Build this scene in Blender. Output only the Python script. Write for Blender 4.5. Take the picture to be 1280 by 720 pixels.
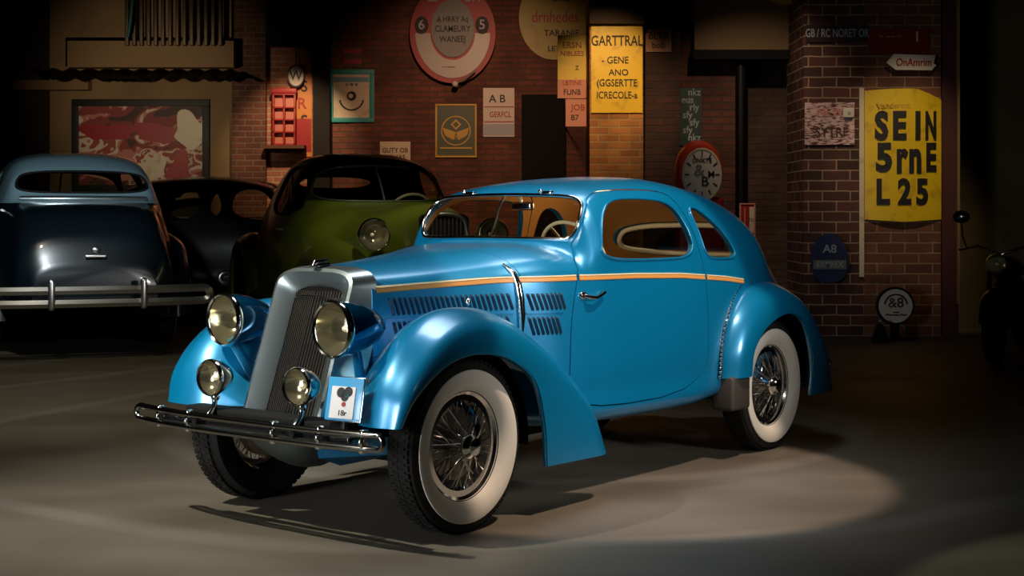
import bpy, bmesh, math, random
import numpy as np
from mathutils import Vector, Matrix
from mathutils.bvhtree import BVHTree
random.seed(7)
PI = math.pi
S = bpy.context.scene
COL = S.collection
for o in list(bpy.data.objects): bpy.data.objects.remove(o)

# ------------------------------------------------------------ camera
F, CH, YH = 1800.0, 1.36, 267.0
cam = bpy.data.cameras.new('camera'); cam.sensor_width = 36; cam.lens = 36*F/1280
cam.shift_y = -(360-YH)/1280; cam.clip_end = 100
co = bpy.data.objects.new('camera', cam); COL.objects.link(co)
co.location = (0, 0, CH); co.rotation_euler = (PI/2, 0, 0)
S.camera = co
S.view_settings.view_transform = 'Standard'; S.view_settings.look = 'None'
S.view_settings.gamma = 1; S.view_settings.use_curve_mapping = False
S.view_settings.exposure = 0.0

# ------------------------------------------------------------ world and lights
W = bpy.data.worlds.new('world'); S.world = W; W.use_nodes = True
W.node_tree.nodes['Background'].inputs[0].default_value = (0.75, 0.62, 0.5, 1)
W.node_tree.nodes['Background'].inputs[1].default_value = 0.004

def aim(o, loc, tgt):
    o.location = loc
    o.rotation_euler = (Vector(tgt)-Vector(loc)).to_track_quat('-Z', 'Y').to_euler()
def spot(name, loc, tgt, power, deg, blend=.3, color=(1, 1, 1), rad=.05):
    d = bpy.data.lights.new(name, 'SPOT'); d.energy = power; d.spot_size = math.radians(deg)
    d.spot_blend = blend; d.color = color; d.shadow_soft_size = rad
    o = bpy.data.objects.new(name, d); COL.objects.link(o); aim(o, loc, tgt); return o
def area(name, loc, tgt, power, sx, sy, color=(1, 1, 1), spread=180):
    d = bpy.data.lights.new(name, 'AREA'); d.energy = power; d.shape = 'RECTANGLE'; d.size = sx; d.size_y = sy
    d.color = color; d.spread = math.radians(spread)
    o = bpy.data.objects.new(name, d); COL.objects.link(o); aim(o, loc, tgt); return o

spot('key_spot', (-3.9, 4.7, 5.2), (-1.3, 6.6, .1), 1500, 41, 1, (1, .93, .76), .012)
spot('warm_spot', (1.9, 5.6, 5.6), (.5, 7.4, 0), 1150, 28.5, .22, (1, .74, .56), .03)
spot('side_spot', (5.2, 2.4, 3.0), (.8, 7.2, 1.0), 1050, 27, .8, (1, .97, .95), .5)
area('soft_box_front', (-4.4, 2.2, 1.5), (-1.0, 6.3, .95), 14, 1.4, 1.8, (.95, .97, 1), 40)
area('soft_box_top', (.3, 8.7, 5.2), (0, 7.6, 1.0), 16, 1.6, 3.6, (.93, .97, 1), 50)
spot('floor_spot_left', (-3.6, 8.0, 5.7), (-3.4, 10.6, 0), 560, 66, 1, (1, .90, .68), .2)
spot('floor_spot_right', (3.6, 3.4, 5.6), (3.3, 4.2, 0), 340, 41, .06, (.95, .95, .66), .05)
# small lamps on the signs, plus added unseen lights brightening the parked cars
spot('sign_spot_pillar', (4.2, 13.2, 4.6), (4.35, 16.0, 1.9), 240, 32, .9, (1, .76, .50), .05)
spot('sign_spot_column', (.9, 13.6, 4.2), (1.05, 16.5, 2.75), 420, 34, .9, (1, .62, .28), .05)
spot('wall_wash', (-.4, 15.6, 4.6), (-.5, 21.3, 2.5), 620, 50, 1, (1, .56, .34), .2)
spot('niche_lamp', (-3.0, 19.2, 4.0), (-3.2, 21.2, 2.3), 300, 50, .8, (1, .66, .40), .05)
spot('mural_lamp', (-5.2, 17.6, 3.0), (-5.2, 21.2, 3.0), 130, 66, .9, (1, .80, .55), .05)
spot('green_car_fill', (-.2, 10.0, 4.6), (-1.1, 13.4, 1.1), 760, 28, .9, (1, .95, .7), .1)  # added light that lifts the green coupe out of the dark
spot('left_car_fill', (-3.4, 9.6, 3.0), (-4.6, 14.6, 1.1), 560, 34, .8, (.85, .95, 1), .08)  # added low light so the left car and its bumper show
spot('bay_lamp', (2.2, 14.2, 4.2), (2.9, 17.0, 1.9), 150, 60, 1, (1, .75, .5), .05)

# ------------------------------------------------------------ materials
def mat(name, col, rough=.5, metal=0, coat=0, spec=.5, emis=None, es=0, coat_r=.03):
    m = bpy.data.materials.new(name); m.use_nodes = True
    p = m.node_tree.nodes['Principled BSDF']
    p.inputs['Base Color'].default_value = (*col, 1); p.inputs['Roughness'].default_value = rough
    p.inputs['Metallic'].default_value = metal; p.inputs['Coat Weight'].default_value = coat
    p.inputs['Coat Roughness'].default_value = coat_r
    p.inputs['Specular IOR Level'].default_value = spec
    if emis: p.inputs['Emission Color'].default_value = (*emis, 1); p.inputs['Emission Strength'].default_value = es
    return m
def nt(m): return m.node_tree.nodes, m.node_tree.links, m.node_tree.nodes['Principled BSDF']
def coords(m, kind='Object', scale=(1, 1, 1)):
    n, l, p = nt(m); tc = n.new('ShaderNodeTexCoord'); mp = n.new('ShaderNodeMapping')
    mp.inputs['Scale'].default_value = scale; l.new(tc.outputs[kind], mp.inputs[0]); return mp.outputs[0]
def noisy(m, c1, c2, scale=4, detail=6, lo=.35, hi=.65, vec=(1, 1, 1), bump=0, rough=None):
    n, l, p = nt(m); v = coords(m, 'Object', vec)
    t = n.new('ShaderNodeTexNoise'); t.inputs['Scale'].default_value = scale; t.inputs['Detail'].default_value = detail
    l.new(v, t.inputs['Vector'])
    r = n.new('ShaderNodeValToRGB'); r.color_ramp.elements[0].position = lo; r.color_ramp.elements[1].position = hi
    r.color_ramp.elements[0].color = (*c1, 1); r.color_ramp.elements[1].color = (*c2, 1)
    l.new(t.outputs['Fac'], r.inputs[0]); l.new(r.outputs[0], p.inputs['Base Color'])
    if bump:
        b = n.new('ShaderNodeBump'); b.inputs['Strength'].default_value = bump; b.inputs['Distance'].default_value = .01
        l.new(t.outputs['Fac'], b.inputs['Height']); l.new(b.outputs[0], p.inputs['Normal'])
    if rough:
        mr = n.new('ShaderNodeMapRange'); mr.inputs[3].default_value = rough[0]; mr.inputs[4].default_value = rough[1]
        l.new(t.outputs['Fac'], mr.inputs[0]); l.new(mr.outputs[0], p.inputs['Roughness'])
    return m
def brick(name, c1, c2, mortar, scale=1.0, bw=.24, rh=.085, ms=.014):
    m = mat(name, c1, .8); n, l, p = nt(m)
    tc = n.new('ShaderNodeTexCoord'); sx = n.new('ShaderNodeSeparateXYZ'); l.new(tc.outputs['Object'], sx.inputs[0])
    ad = n.new('ShaderNodeMath'); l.new(sx.outputs[0], ad.inputs[0]); l.new(sx.outputs[1], ad.inputs[1])
    cb = n.new('ShaderNodeCombineXYZ'); l.new(ad.outputs[0], cb.inputs[0]); l.new(sx.outputs[2], cb.inputs[1])
    nz = n.new('ShaderNodeTexNoise'); nz.inputs['Scale'].default_value = 7; nz.inputs['Detail'].default_value = 4
    l.new(tc.outputs['Object'], nz.inputs['Vector'])
    mx = n.new('ShaderNodeMixRGB'); mx.blend_type = 'ADD'; mx.inputs[0].default_value = .018
    l.new(cb.outputs[0], mx.inputs[1]); l.new(nz.outputs['Color'], mx.inputs[2])
    b = n.new('ShaderNodeTexBrick'); b.inputs['Scale'].default_value = scale
    b.inputs['Brick Width'].default_value = bw; b.inputs['Row Height'].default_value = rh
    b.inputs['Mortar Size'].default_value = ms; b.inputs['Mortar Smooth'].default_value = .3
    b.inputs['Color1'].default_value = (*c1, 1); b.inputs['Color2'].default_value = (*c2, 1); b.inputs['Mortar'].default_value = (*mortar, 1)
    l.new(mx.outputs[0], b.inputs['Vector'])
    n2 = n.new('ShaderNodeTexNoise'); n2.inputs['Scale'].default_value = 2.2; n2.inputs['Detail'].default_value = 5
    l.new(tc.outputs['Object'], n2.inputs['Vector'])
    rr = n.new('ShaderNodeMapRange'); rr.inputs[1].default_value = .3; rr.inputs[2].default_value = .7; rr.inputs[3].default_value = .5; rr.inputs[4].default_value = 1.15
    l.new(n2.outputs['Fac'], rr.inputs[0])
    mu = n.new('ShaderNodeMixRGB'); mu.blend_type = 'MULTIPLY'; mu.inputs[0].default_value = 1
    l.new(b.outputs['Color'], mu.inputs[1]); l.new(rr.outputs[0], mu.inputs[2]); l.new(mu.outputs[0], p.inputs['Base Color'])
    bp_ = n.new('ShaderNodeBump'); bp_.invert = True; bp_.inputs['Strength'].default_value = .8; bp_.inputs['Distance'].default_value = .012
    l.new(b.outputs['Fac'], bp_.inputs['Height']); l.new(bp_.outputs[0], p.inputs['Normal'])
    return m
def thin_glass(name, tint=(1, 1, 1), ior=1.5):
    m = bpy.data.materials.new(name); m.use_nodes = True; n = m.node_tree.nodes; l = m.node_tree.links; n.clear()
    o = n.new('ShaderNodeOutputMaterial'); t = n.new('ShaderNodeBsdfTransparent'); g = n.new('ShaderNodeBsdfGlossy')
    t.inputs[0].default_value = (*tint, 1); g.inputs['Roughness'].default_value = .02
    fr = n.new('ShaderNodeFresnel'); fr.inputs[0].default_value = ior; mx = n.new('ShaderNodeMixShader')
    gm = n.new('ShaderNodeNewGeometry'); sb = n.new('ShaderNodeMath'); sb.operation = 'SUBTRACT'; sb.inputs[0].default_value = 1; l.new(gm.outputs['Backfacing'], sb.inputs[1])
    ml = n.new('ShaderNodeMath'); ml.operation = 'MULTIPLY'; l.new(fr.outputs[0], ml.inputs[0]); l.new(sb.outputs[0], ml.inputs[1])
    l.new(ml.outputs[0], mx.inputs[0]); l.new(t.outputs[0], mx.inputs[1]); l.new(g.outputs[0], mx.inputs[2]); l.new(mx.outputs[0], o.inputs[0]); return m
M = {}
M['blue'] = mat('blue_paint', (.001, .225, .47), .34, .3, 1, .5, coat_r=.16)
M['gloss'] = mat('lamp_shell_blue', (.001, .13, .32), .14, .75, 1)
M['slot_shade'] = mat('louvre_slot_shade', (.002, .03, .07), .6)  # dark colour stands in for shade inside the louvre slots
M['tan'] = mat('tan_lining', (.55, .27, .07), .75)
M['cream'] = mat('cream_trim', (.85, .72, .45), .45)
M['chrome'] = mat('chrome', (.8, .8, .78), .12, 1)
M['dkchrome'] = mat('dark_chrome', (.30, .30, .29), .16, 1)
M['oldchrome'] = mat('old_chrome', (.7, .7, .68), .34, 1)
M['steel'] = mat('brushed_silver', (.30, .36, .365), .3, .9)
M['drum'] = mat('drum_steel', (.32, .29, .26), .28, 1)
M['rubber'] = mat('rubber', (.012, .011, .010), .75, spec=.3)
M['white'] = mat('whitewall_rubber', (.80, .76, .66), .55)
M['black'] = mat('black_paint', (.006, .006, .007), .2, 0, 1)
M['matte'] = mat('matte_black', (.006, .006, .006), .8, spec=.2)
M['gold'] = mat('gold_stripe', (.72, .33, .08), .4)
M['brownleather'] = mat('brown_leather', (.10, .035, .015), .5)
M['guard'] = mat('stone_guard', (.05, .042, .035), .6)
M['glass'] = thin_glass('window_glass', (.92, .92, .88), 1.35)
M['lens'] = mat('headlamp_lens', (.50, .47, .36), .14, .85, 1)
M['lampglass'] = thin_glass('lamp_glass', (1, .97, .85))
M['green'] = mat('green_paint', (.085, .105, .008), .4, .2, .6, coat_r=.15)
M['dkgreen'] = mat('dark_green_roof', (.022, .026, .008), .5, 0, .2)
M['ltblue'] = mat('pale_blue_roof', (.17, .27, .31), .4, .3, .5)
M['navy'] = mat('dark_navy_paint', (.004, .008, .012), .25, 0, 1)
M['oxblood'] = mat('dark_oxblood_paint', (.012, .003, .002), .3, 0, .6)
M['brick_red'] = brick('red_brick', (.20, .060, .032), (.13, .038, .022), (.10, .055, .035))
M['brick_pillar'] = brick('pillar_brick', (.115, .035, .022), (.045, .016, .012), (.34, .22, .15), ms=.009, bw=.31, rh=.115)
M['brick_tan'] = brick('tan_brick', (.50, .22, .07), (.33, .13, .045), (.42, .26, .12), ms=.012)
M['brick_lit'] = brick('niche_brick_lit', (.50, .19, .10), (.36, .12, .07), (.50, .32, .20), ms=.014)  # lit look of the niche is put into this lighter brick colour
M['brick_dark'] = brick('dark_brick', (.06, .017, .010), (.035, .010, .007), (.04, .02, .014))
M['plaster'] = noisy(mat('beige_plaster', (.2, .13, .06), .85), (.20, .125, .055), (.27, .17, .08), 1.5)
M['olive'] = noisy(mat('olive_plaster', (.1, .08, .03), .9), (.07, .052, .02), (.11, .08, .03), 1.2)
M['dark'] = mat('dark_ceiling', (.012, .009, .007), .9)
M['beam'] = mat('beam_paint', (.22, .13, .055), .7)
M['iron'] = mat('dark_iron', (.01, .009, .009), .5, .6)

def sheet(name, c, c2=None, rough=.45):
    m = mat(name, c, rough); c2 = c2 or tuple(.55*v for v in c)
    return noisy(m, c2, c, 6, 8, .28, .46)

# ------------------------------------------------------------ mesh helpers
def link(name, me, m=None, parent=None, smooth=True, ang=40):
    o = bpy.data.objects.new(name, me); COL.objects.link(o)
    for x in (m if isinstance(m, (list, tuple)) else [m] if m else []): me.materials.append(x)
    if smooth:
        me.polygons.foreach_set('use_smooth', [True]*len(me.polygons)); me.set_sharp_from_angle(angle=math.radians(ang))
    if parent: o.parent = parent
    return o
def frombm(name, bm, m=None, parent=None, smooth=True, ang=40):
    bmesh.ops.recalc_face_normals(bm, faces=bm.faces)
    me = bpy.data.meshes.new(name); bm.to_mesh(me); bm.free(); return link(name, me, m, parent, smooth, ang)
def tag(o, label=None, cat=None, group=None, kind=None):
    if label: o['label'] = label
    if cat: o['category'] = cat
    if group: o['group'] = group
    if kind: o['kind'] = kind
    return o
def empty(name, loc, rz=0, sc=1):
    o = bpy.data.objects.new(name, None); COL.objects.link(o); o.location = loc; o.rotation_euler = (0, 0, rz); o.scale = (sc,)*3
    o.empty_display_size = .1; return o
def bbox(bm, c, s, bev=0, mtx=None):
    r = bmesh.ops.create_cube(bm, size=1, matrix=Matrix.Translation(c) @ Matrix.Diagonal((*s, 1)))
    vs = r['verts']
    if bev:
        es = list({e for v in vs for e in v.link_edges})
        rr = bmesh.ops.bevel(bm, geom=es, offset=bev, segments=3, affect='EDGES', profile=.5)
        vs = list({v for f in rr['faces'] for v in f.verts} | {v for v in vs if v.is_valid})
    if mtx is not None: bmesh.ops.transform(bm, matrix=mtx, verts=vs)
    return vs
def box(name, c, s, m, parent=None, bev=0, mtx=None):
    bm = bmesh.new(); bbox(bm, (0, 0, 0), s, bev); T = Matrix.Translation(c)
    if parent is None:
        o = frombm(name, bm, m, None); o.location = c
        return o
    if mtx is not None: T = T @ mtx
    bmesh.ops.transform(bm, matrix=T, verts=bm.verts); return frombm(name, bm, m, parent)
def lathe(bm, prof, n=48, mtx=None, closed=False):
    """prof: (radius, axial) ; axis = local Z"""
    rings = []
    for r, a in prof:
        if r < 1e-6: rings.append([bm.verts.new((0, 0, a))]*n)
        else: rings.append([bm.verts.new((r*math.cos(2*PI*i/n), r*math.sin(2*PI*i/n), a)) for i in range(n)])
    pr = list(zip(rings, rings[1:]))
    if closed: pr.append((rings[-1], rings[0]))
    for A, B in pr:
        for i in range(n):
            q = [A[i], A[(i+1) % n], B[(i+1) % n], B[i]]; u = []
            for v in q:
                if v not in u: u.append(v)
            if len(u) > 2:
                try: bm.faces.new(u)
                except ValueError: pass
    if mtx is not None: bmesh.ops.transform(bm, matrix=mtx, verts=list({v for R in rings for v in R}))
def tube(bm, pts, r=.01, n=8, closed=False, rz=None):
    pts = [Vector(p) for p in pts]; N = len(pts); rings = []; up = None
    for i, p in enumerate(pts):
        a = pts[(i-1) % N] if (closed or i > 0) else p; b = pts[(i+1) % N] if (closed or i < N-1) else p
        t = (b-a).normalized()
        if up is None: up = t.orthogonal().normalized()
        up = (up - t*up.dot(t)).normalized(); sd = t.cross(up)
        rr = r[i] if isinstance(r, (list, tuple)) else r
        rings.append([bm.verts.new(p + up*rr*math.cos(2*PI*k/n) + sd*rr*math.sin(2*PI*k/n)) for k in range(n)])
    for i in range(N if closed else N-1):
        A, B = rings[i], rings[(i+1) % N]
        # best twist match when closing
        s = 0
        if closed and i == N-1: s = min(range(n), key=lambda q: (A[0].co-B[q].co).length)
        for k in range(n): bm.faces.new((A[k], A[(k+1) % n], B[(k+1+s) % n], B[(k+s) % n]))
    if not closed: bm.faces.new(rings[0][::-1]); bm.faces.new(rings[-1])
def tubeobj(name, pts, r, m, parent=None, n=8, closed=False):
    bm = bmesh.new(); tube(bm, pts, r, n, closed); return frombm(name, bm, m, parent, True, 60)
def spheroid(bm, c, s, u=24, v=16):
    bmesh.ops.create_uvsphere(bm, u_segments=u, v_segments=v, radius=1, matrix=Matrix.Translation(c) @ Matrix.Diagonal((*s, 1)))
def catmull(P, n, closed=False):
    P = np.array(P, float); N = len(P); out = []
    seg = N if closed else N-1
    ts = np.linspace(0, seg, n, endpoint=not closed)
    for t in ts:
        i = min(int(t), seg-1); u = t-i
        g = (lambda k: P[k % N]) if closed else (lambda k: P[k] if 0 <= k < N else (2*P[0]-P[1] if k < 0 else 2*P[-1]-P[-2]))
        p0, p1, p2, p3 = g(i-1), g(i), g(i+1), g(i+2)
        out.append(.5*((2*p1)+(p2-p0)*u+(2*p0-5*p1+4*p2-p3)*u*u+(3*p1-p0-3*p2+p3)*u**3))
    return np.array(out)
def pchip(x, Y, xq):
    x = np.array(x, float); Y = np.array(Y, float); h = np.diff(x); d = np.diff(Y, axis=0)/h[:, None]
    m = np.zeros_like(Y)
    for i in range(1, len(x)-1):
        ok = d[i-1]*d[i] > 0; w1 = 2*h[i]+h[i-1]; w2 = h[i]+2*h[i-1]
        with np.errstate(all='ignore'): v = (w1+w2)/(w1/d[i-1]+w2/d[i])
        m[i] = np.where(ok, v, 0)
    m[0] = d[0]; m[-1] = d[-1]; out = []
    for q in xq:
        i = min(max(np.searchsorted(x, q)-1, 0), len(x)-2); t = (q-x[i])/h[i]
        out.append((1+2*t)*(1-t)**2*Y[i]+t*(1-t)**2*h[i]*m[i]+t*t*(3-2*t)*Y[i+1]+t*t*(t-1)*h[i]*m[i+1])
    return np.array(out)
def chaikin(P, it=3):
    P = [Vector(p) for p in P]
    for _ in range(it):
        Q = []
        for a, b in zip(P, P[1:]+P[:1]): Q += [a*.75+b*.25, a*.25+b*.75]
        P = Q
    return P
def dense(P, k=2):
    out = []
    for a, b in zip(P, P[1:]+P[:1]):
        for j in range(k): out.append(a.lerp(b, j/k))
    return out
def loft_body(stations, NX=110, NC=44, cap=True):
    """stations: list of (x, [(y,z)*9]) front to back; gives closed mesh"""
    st = sorted(stations, key=lambda s: s[0])
    xs = [s[0] for s in st]; Y = np.array([[c for p in s[1] for c in p] for s in st])
    # finer sampling where the stations are denser
    xq = []
    for a, b in zip(xs, xs[1:]):
        k = max(3, int(round(NX*(.45*(b-a)/(xs[-1]-xs[0]) + .55/(len(xs)-1)))))
        xq += list(np.linspace(a, b, k, endpoint=False))
    xq.append(xs[-1]); G = pchip(xs, Y, xq)
    bm = bmesh.new(); rings = []
    for x, g in zip(xq, G):
        half = catmull(g.reshape(-1, 2), NC+1)
        ring = [bm.verts.new((x, y, z)) for y, z in half] + [bm.verts.new((x, -y, z)) for y, z in half[-2:0:-1]]
        rings.append(ring)
    n = len(rings[0])
    for A, B in zip(rings, rings[1:]):
        for i in range(n): bm.faces.new((A[i], A[(i+1) % n], B[(i+1) % n], B[i]))
    if cap: bm.faces.new(rings[0][::-1]); bm.faces.new(rings[-1])
    bmesh.ops.recalc_face_normals(bm, faces=bm.faces)
    return bm
def prism(pts, axis, a, b):
    """closed prism of 2D outline. axis 'y': pts are (x,z); axis 'x': pts are (y,z)"""
    bm = bmesh.new()
    f = (lambda p, t: (p[0], t, p[1])) if axis == 'y' else (lambda p, t: (t, p[0], p[1]))
    A = [bm.verts.new(f(p, a)) for p in pts]; B = [bm.verts.new(f(p, b)) for p in pts]
    bm.faces.new(A); bm.faces.new(B[::-1]); n = len(pts)
    for i in range(n): bm.faces.new((A[i], B[i], B[(i+1) % n], A[(i+1) % n]))
    bmesh.ops.recalc_face_normals(bm, faces=bm.faces)
    return bm
def tmp(bm, name='tmp', mats=()):
    me = bpy.data.meshes.new(name); bm.to_mesh(me); bm.free()
    for m in mats: me.materials.append(m)
    o = bpy.data.objects.new(name, me); COL.objects.link(o); return o
def evalmesh(o, name):
    dg = bpy.context.evaluated_depsgraph_get(); dg.update()
    me = bpy.data.meshes.new_from_object(o.evaluated_get(dg)); me.name = name; return me
def boolean(me, cutters, op, name='tmp'):
    """me: mesh; cutters: list of bmesh builders (fresh objects made and removed here)"""
    o = bpy.data.objects.new('tmp', me); COL.objects.link(o); cs = []
    for c in cutters:
        cs.append(tmp(c)); md = o.modifiers.new('b', 'BOOLEAN'); md.operation = op; md.object = cs[-1]; md.solver = 'EXACT'
        md.use_hole_tolerant = False
    out = evalmesh(o, name)
    for c in cs: bpy.data.objects.remove(c)
    bpy.data.objects.remove(o); return out
def solid(bm, th, off=-1, mats=(), inner=0):
    o = tmp(bm, mats=mats); md = o.modifiers.new('s', 'SOLIDIFY'); md.thickness = th; md.offset = off; md.material_offset = inner
    me = evalmesh(o, 'tmp'); bpy.data.objects.remove(o); return me
def shells(stations, NX, NC, paint, lining, th=.025):
    base = loft_body(stations, NX, NC); bvh = BVHTree.FromBMesh(base)
    g = base.copy(); bmesh.ops.recalc_face_normals(g, faces=g.faces)
    for v in g.verts: v.normal_update()
    mv = [(v, v.co - v.normal*.010) for v in g.verts]
    for v, c in mv: v.co = c
    shell = solid(base, th, -1, [paint, lining], 1); gl = solid(g, .004, -1)
    return shell, gl, bvh
def ray_y(bvh, x, z, side=1, off=0):
    h = bvh.ray_cast(Vector((x, 3*side, z)), Vector((0, -side, 0)))
    return None if h[0] is None else h[0] + h[1]*off*(1 if h[1].y*side > 0 else -1)
def ray_x(bvh, y, z, side=1, off=0):
    h = bvh.ray_cast(Vector((6*side, y, z)), Vector((-side, 0, 0)))
    return None if h[0] is None else h[0] + h[1]*off*(1 if h[1].x*side > 0 else -1)
def trim_on(bvh, outline, axis, side, r, name, m, parent, off=.002, n=8):
    P = []
    for p in outline:
        q = ray_y(bvh, p[0], p[1], side, off) if axis == 'y' else ray_x(bvh, p[0], p[1], side, off)
        if q is not None: P.append(q)
    return tubeobj(name, P, r, m, parent, n, True)
def text(body, size, m, parent, loc, ext=.003, rot=(PI/2, 0, 0), sx=1, name='lettering', align='CENTER', bold=.012):
    c = bpy.data.curves.new(name, 'FONT'); c.body = body; c.size = size; c.extrude = ext; c.align_x = align; c.align_y = 'CENTER'; c.resolution_u = 3
    c.offset = size*bold
    o = bpy.data.objects.new(name, c); COL.objects.link(o); me = evalmesh(o, name); bpy.data.objects.remove(o)
    me.transform(Matrix.Translation(loc) @ Matrix.Rotation(rot[2], 4, 'Z') @ Matrix.Rotation(rot[0], 4, 'X') @ Matrix.Diagonal((sx, 1, 1, 1)))
    return link(name, me, m, parent, False)
def copy_tree(o, parent=None):
    c = o.copy(); COL.objects.link(c)
    if parent: c.parent = parent; c.matrix_parent_inverse = o.matrix_parent_inverse.copy()
    for ch in [x for x in bpy.data.objects if x.parent == o]: copy_tree(ch, c)
    return c

# ------------------------------------------------------------ the room
def wp(px, py, Y): return Vector(((px-640)/F*Y, Y, CH+(YH-py)/F*Y))
def struct(name, c, s, m): o = box(name, c, s, m); o['kind'] = 'structure'; return o
def pbox(name, px0, px1, py0, py1, Y, depth, m, parent=None, bev=0, structure=False):
    """box whose front face at depth Y spans the given pixels"""
    a = wp(px0, py0, Y); b = wp(px1, py1, Y)
    c = ((a.x+b.x)/2, Y+depth/2, (a.z+b.z)/2); s = (b.x-a.x, depth, a.z-b.z)
    if parent is not None: c = tuple(Vector(c)-parent.location)
    o = box(name, c, s, m, parent, bev)
    if structure: o['kind'] = 'structure'
    return o
fl = mat('concrete_floor', (.2, .18, .15), .5); noisy(fl, (.095, .083, .062), (.16, .14, .108), .9, 8, .3, .75, (1, 1.8, 1), .05, (.42, .62))
n, l, p = nt(fl)   # faint sweeping scuff marks
v = coords(fl); wv = n.new('ShaderNodeTexWave'); wv.wave_type = 'RINGS'; wv.rings_direction = 'Z'; wv.inputs['Scale'].default_value = .23; wv.inputs['Distortion'].default_value = 5; wv.inputs['Detail'].default_value = 3; wv.inputs['Detail Scale'].default_value = .6
l.new(v, wv.inputs['Vector']); cr = n.new('ShaderNodeValToRGB'); cr.color_ramp.elements[0].position = .93; cr.color_ramp.elements[0].color = (0, 0, 0, 1); cr.color_ramp.elements[1].color = (.12, .12, .12, 1)
l.new(wv.outputs['Fac'], cr.inputs[0]); src = p.inputs['Base Color'].links[0].from_socket
mx = n.new('ShaderNodeMixRGB'); mx.blend_type = 'ADD'; mx.inputs[0].default_value = .35; l.new(src, mx.inputs[1]); l.new(cr.outputs[0], mx.inputs[2]); l.new(mx.outputs[0], p.inputs['Base Color'])
struct('floor', (0, 9, -.05), (18, 26, .1), fl)
struct('ceiling', (0, 9, 6.05), (18, 26, .1), M['dark'])
struct('wall_back', (0, 21.4, 3), (18, .2, 6), M['brick_red'])
struct('wall_left', (-8.95, 9, 3), (.1, 25.8, 6), M['dark'])
struct('wall_right', (8.95, 9, 3), (.1, 25.8, 6), M['dark'])
struct('wall_rear', (0, -3.95, 3), (17.8, .1, 6), M['dark'])
# left bay: beige plaster wall, beam and dark canopy
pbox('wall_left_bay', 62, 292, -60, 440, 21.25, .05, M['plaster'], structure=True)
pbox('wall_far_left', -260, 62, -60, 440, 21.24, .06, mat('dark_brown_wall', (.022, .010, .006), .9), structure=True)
pbox('trim_1', 84, 292, 51, 84, 20.9, .25, M['beam'], structure=True)
pbox('trim_2', 16, 110, 100, 112, 21.0, .2, M['beam'], structure=True)
g = wp(150, 100, 17.5)
bm = bmesh.new()   # corrugated dark canopy under the beam
N = 60; R = []
for i in range(N+1):
    x = -7.1+i*3.15/N; zz = .025*math.sin(i*1.25)
    R.append([bm.verts.new((x+.6*(1-k)*(1 if x < -5.8 else 0), 20.4+.85*k, 3.49-.24*(1-k)+zz)) for k in (0, .5, 1)])
for A, B in zip(R, R[1:]):
    for k in (0, 1): bm.faces.new((A[k], A[k+1], B[k+1], B[k]))
bmesh.ops.solidify(bm, geom=bm.faces, thickness=.01)
cn = frombm('trim_3', bm, mat('canopy_iron', (.03, .02, .015), .5, .5)); cn['kind'] = 'structure'
# corrugated ceiling bay upper left
bm = bmesh.new()
for i in range(14): bbox(bm, (wp(158+i*9, 0, 20.8).x, 20.85, 4.2), (.055, .1, .82), .01)
cr_ = frombm('trim_4', bm, mat('ribbed_metal', (.08, .055, .03), .5, .4)); cr_['kind'] = 'structure'
cb = tubeobj('hanging_cable', [wp(164, -132, 20.5), wp(165, 5, 20.5), wp(163, 28, 20.5), wp(160, 46, 20.5)], .022, mat('teal_cable', (.01, .09, .10), .5))
tag(cb, 'teal cable hanging from the ceiling above the beige beam', 'cable')
# pillars
def pillar(name, px0, px1, Y, depth, m, top=-100):
    a = wp(px0, 0, Y); b = wp(px1, 0, Y); zt = min(6, wp(0, top, Y).z)
    o = box(name, ((a.x+b.x)/2, Y+depth/2, zt/2), (b.x-a.x, depth, zt), m); o['kind'] = 'structure'; return o
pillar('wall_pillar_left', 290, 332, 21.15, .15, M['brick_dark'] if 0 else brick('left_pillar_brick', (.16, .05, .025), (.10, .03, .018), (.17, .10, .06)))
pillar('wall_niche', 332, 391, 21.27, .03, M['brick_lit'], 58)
pillar('trim_5', 391, 412, 21.15, .15, M['dark'])
pbox('trim_6', 332, 412, -60, 58, 21.15, .15, M['dark'], structure=True)
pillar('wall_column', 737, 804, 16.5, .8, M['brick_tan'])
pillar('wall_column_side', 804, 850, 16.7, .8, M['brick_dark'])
pillar('wall_bay', 850, 925, 17.2, .3, M['brick_red'])
pillar('wall_bay_right', 925, 1007, 17.5, .3, brick('bay_brick', (.12, .06, .035), (.08, .04, .025), (.085, .05, .035)))
pbox('trim_7', 868, 1007, -60, 66, 16.9, .3, M['beam'], structure=True)
pbox('trim_8', 866, 1007, 62, 74, 16.8, .3, M['matte'], structure=True)
tr = tubeobj('drain_pipe', [wp(926, 60, 17.0), wp(926, 380, 17.0)], .065, M['iron'], n=16); tag(tr, 'dark iron drain pipe running down the brick bay', 'pipe')
pillar('wall_pillar_right', 1005, 1080, 16.0, 1.0, M['brick_pillar'])
pillar('wall_pillar_corner', 1080, 1176, 16.0, 1.0, brick('worn_brick', (.20, .07, .028), (.10, .032, .018), (.28, .17, .09), ms=.010, bw=.31, rh=.115))
pillar('trim_9', 1177, 1198, 16.05, .4, mat('dark_red_post', (.06, .012, .008), .6))
pillar('wall_right_bay', 1198, 1500, 17.0, .3, M['olive'])
pbox('trim_10', 1197, 1200, -60, 380, 15.95, .05, M['beam'], structure=True)
pbox('doorway_shade', 652, 707, 118, 430, 21.24, .06, M['matte'], structure=True)  # matte black sheet standing in for the darkness of a doorway recess
bmk = bmesh.new(); spheroid(bmk, (0, 0, 0), (.035, .035, .035)); dk = frombm('door_handle', bmk, M['chrome'], bpy.data.objects['doorway_shade']); dk.location = (.2, -.05, -.9)  # knob set on the black sheet, no door leaf behind it

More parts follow.
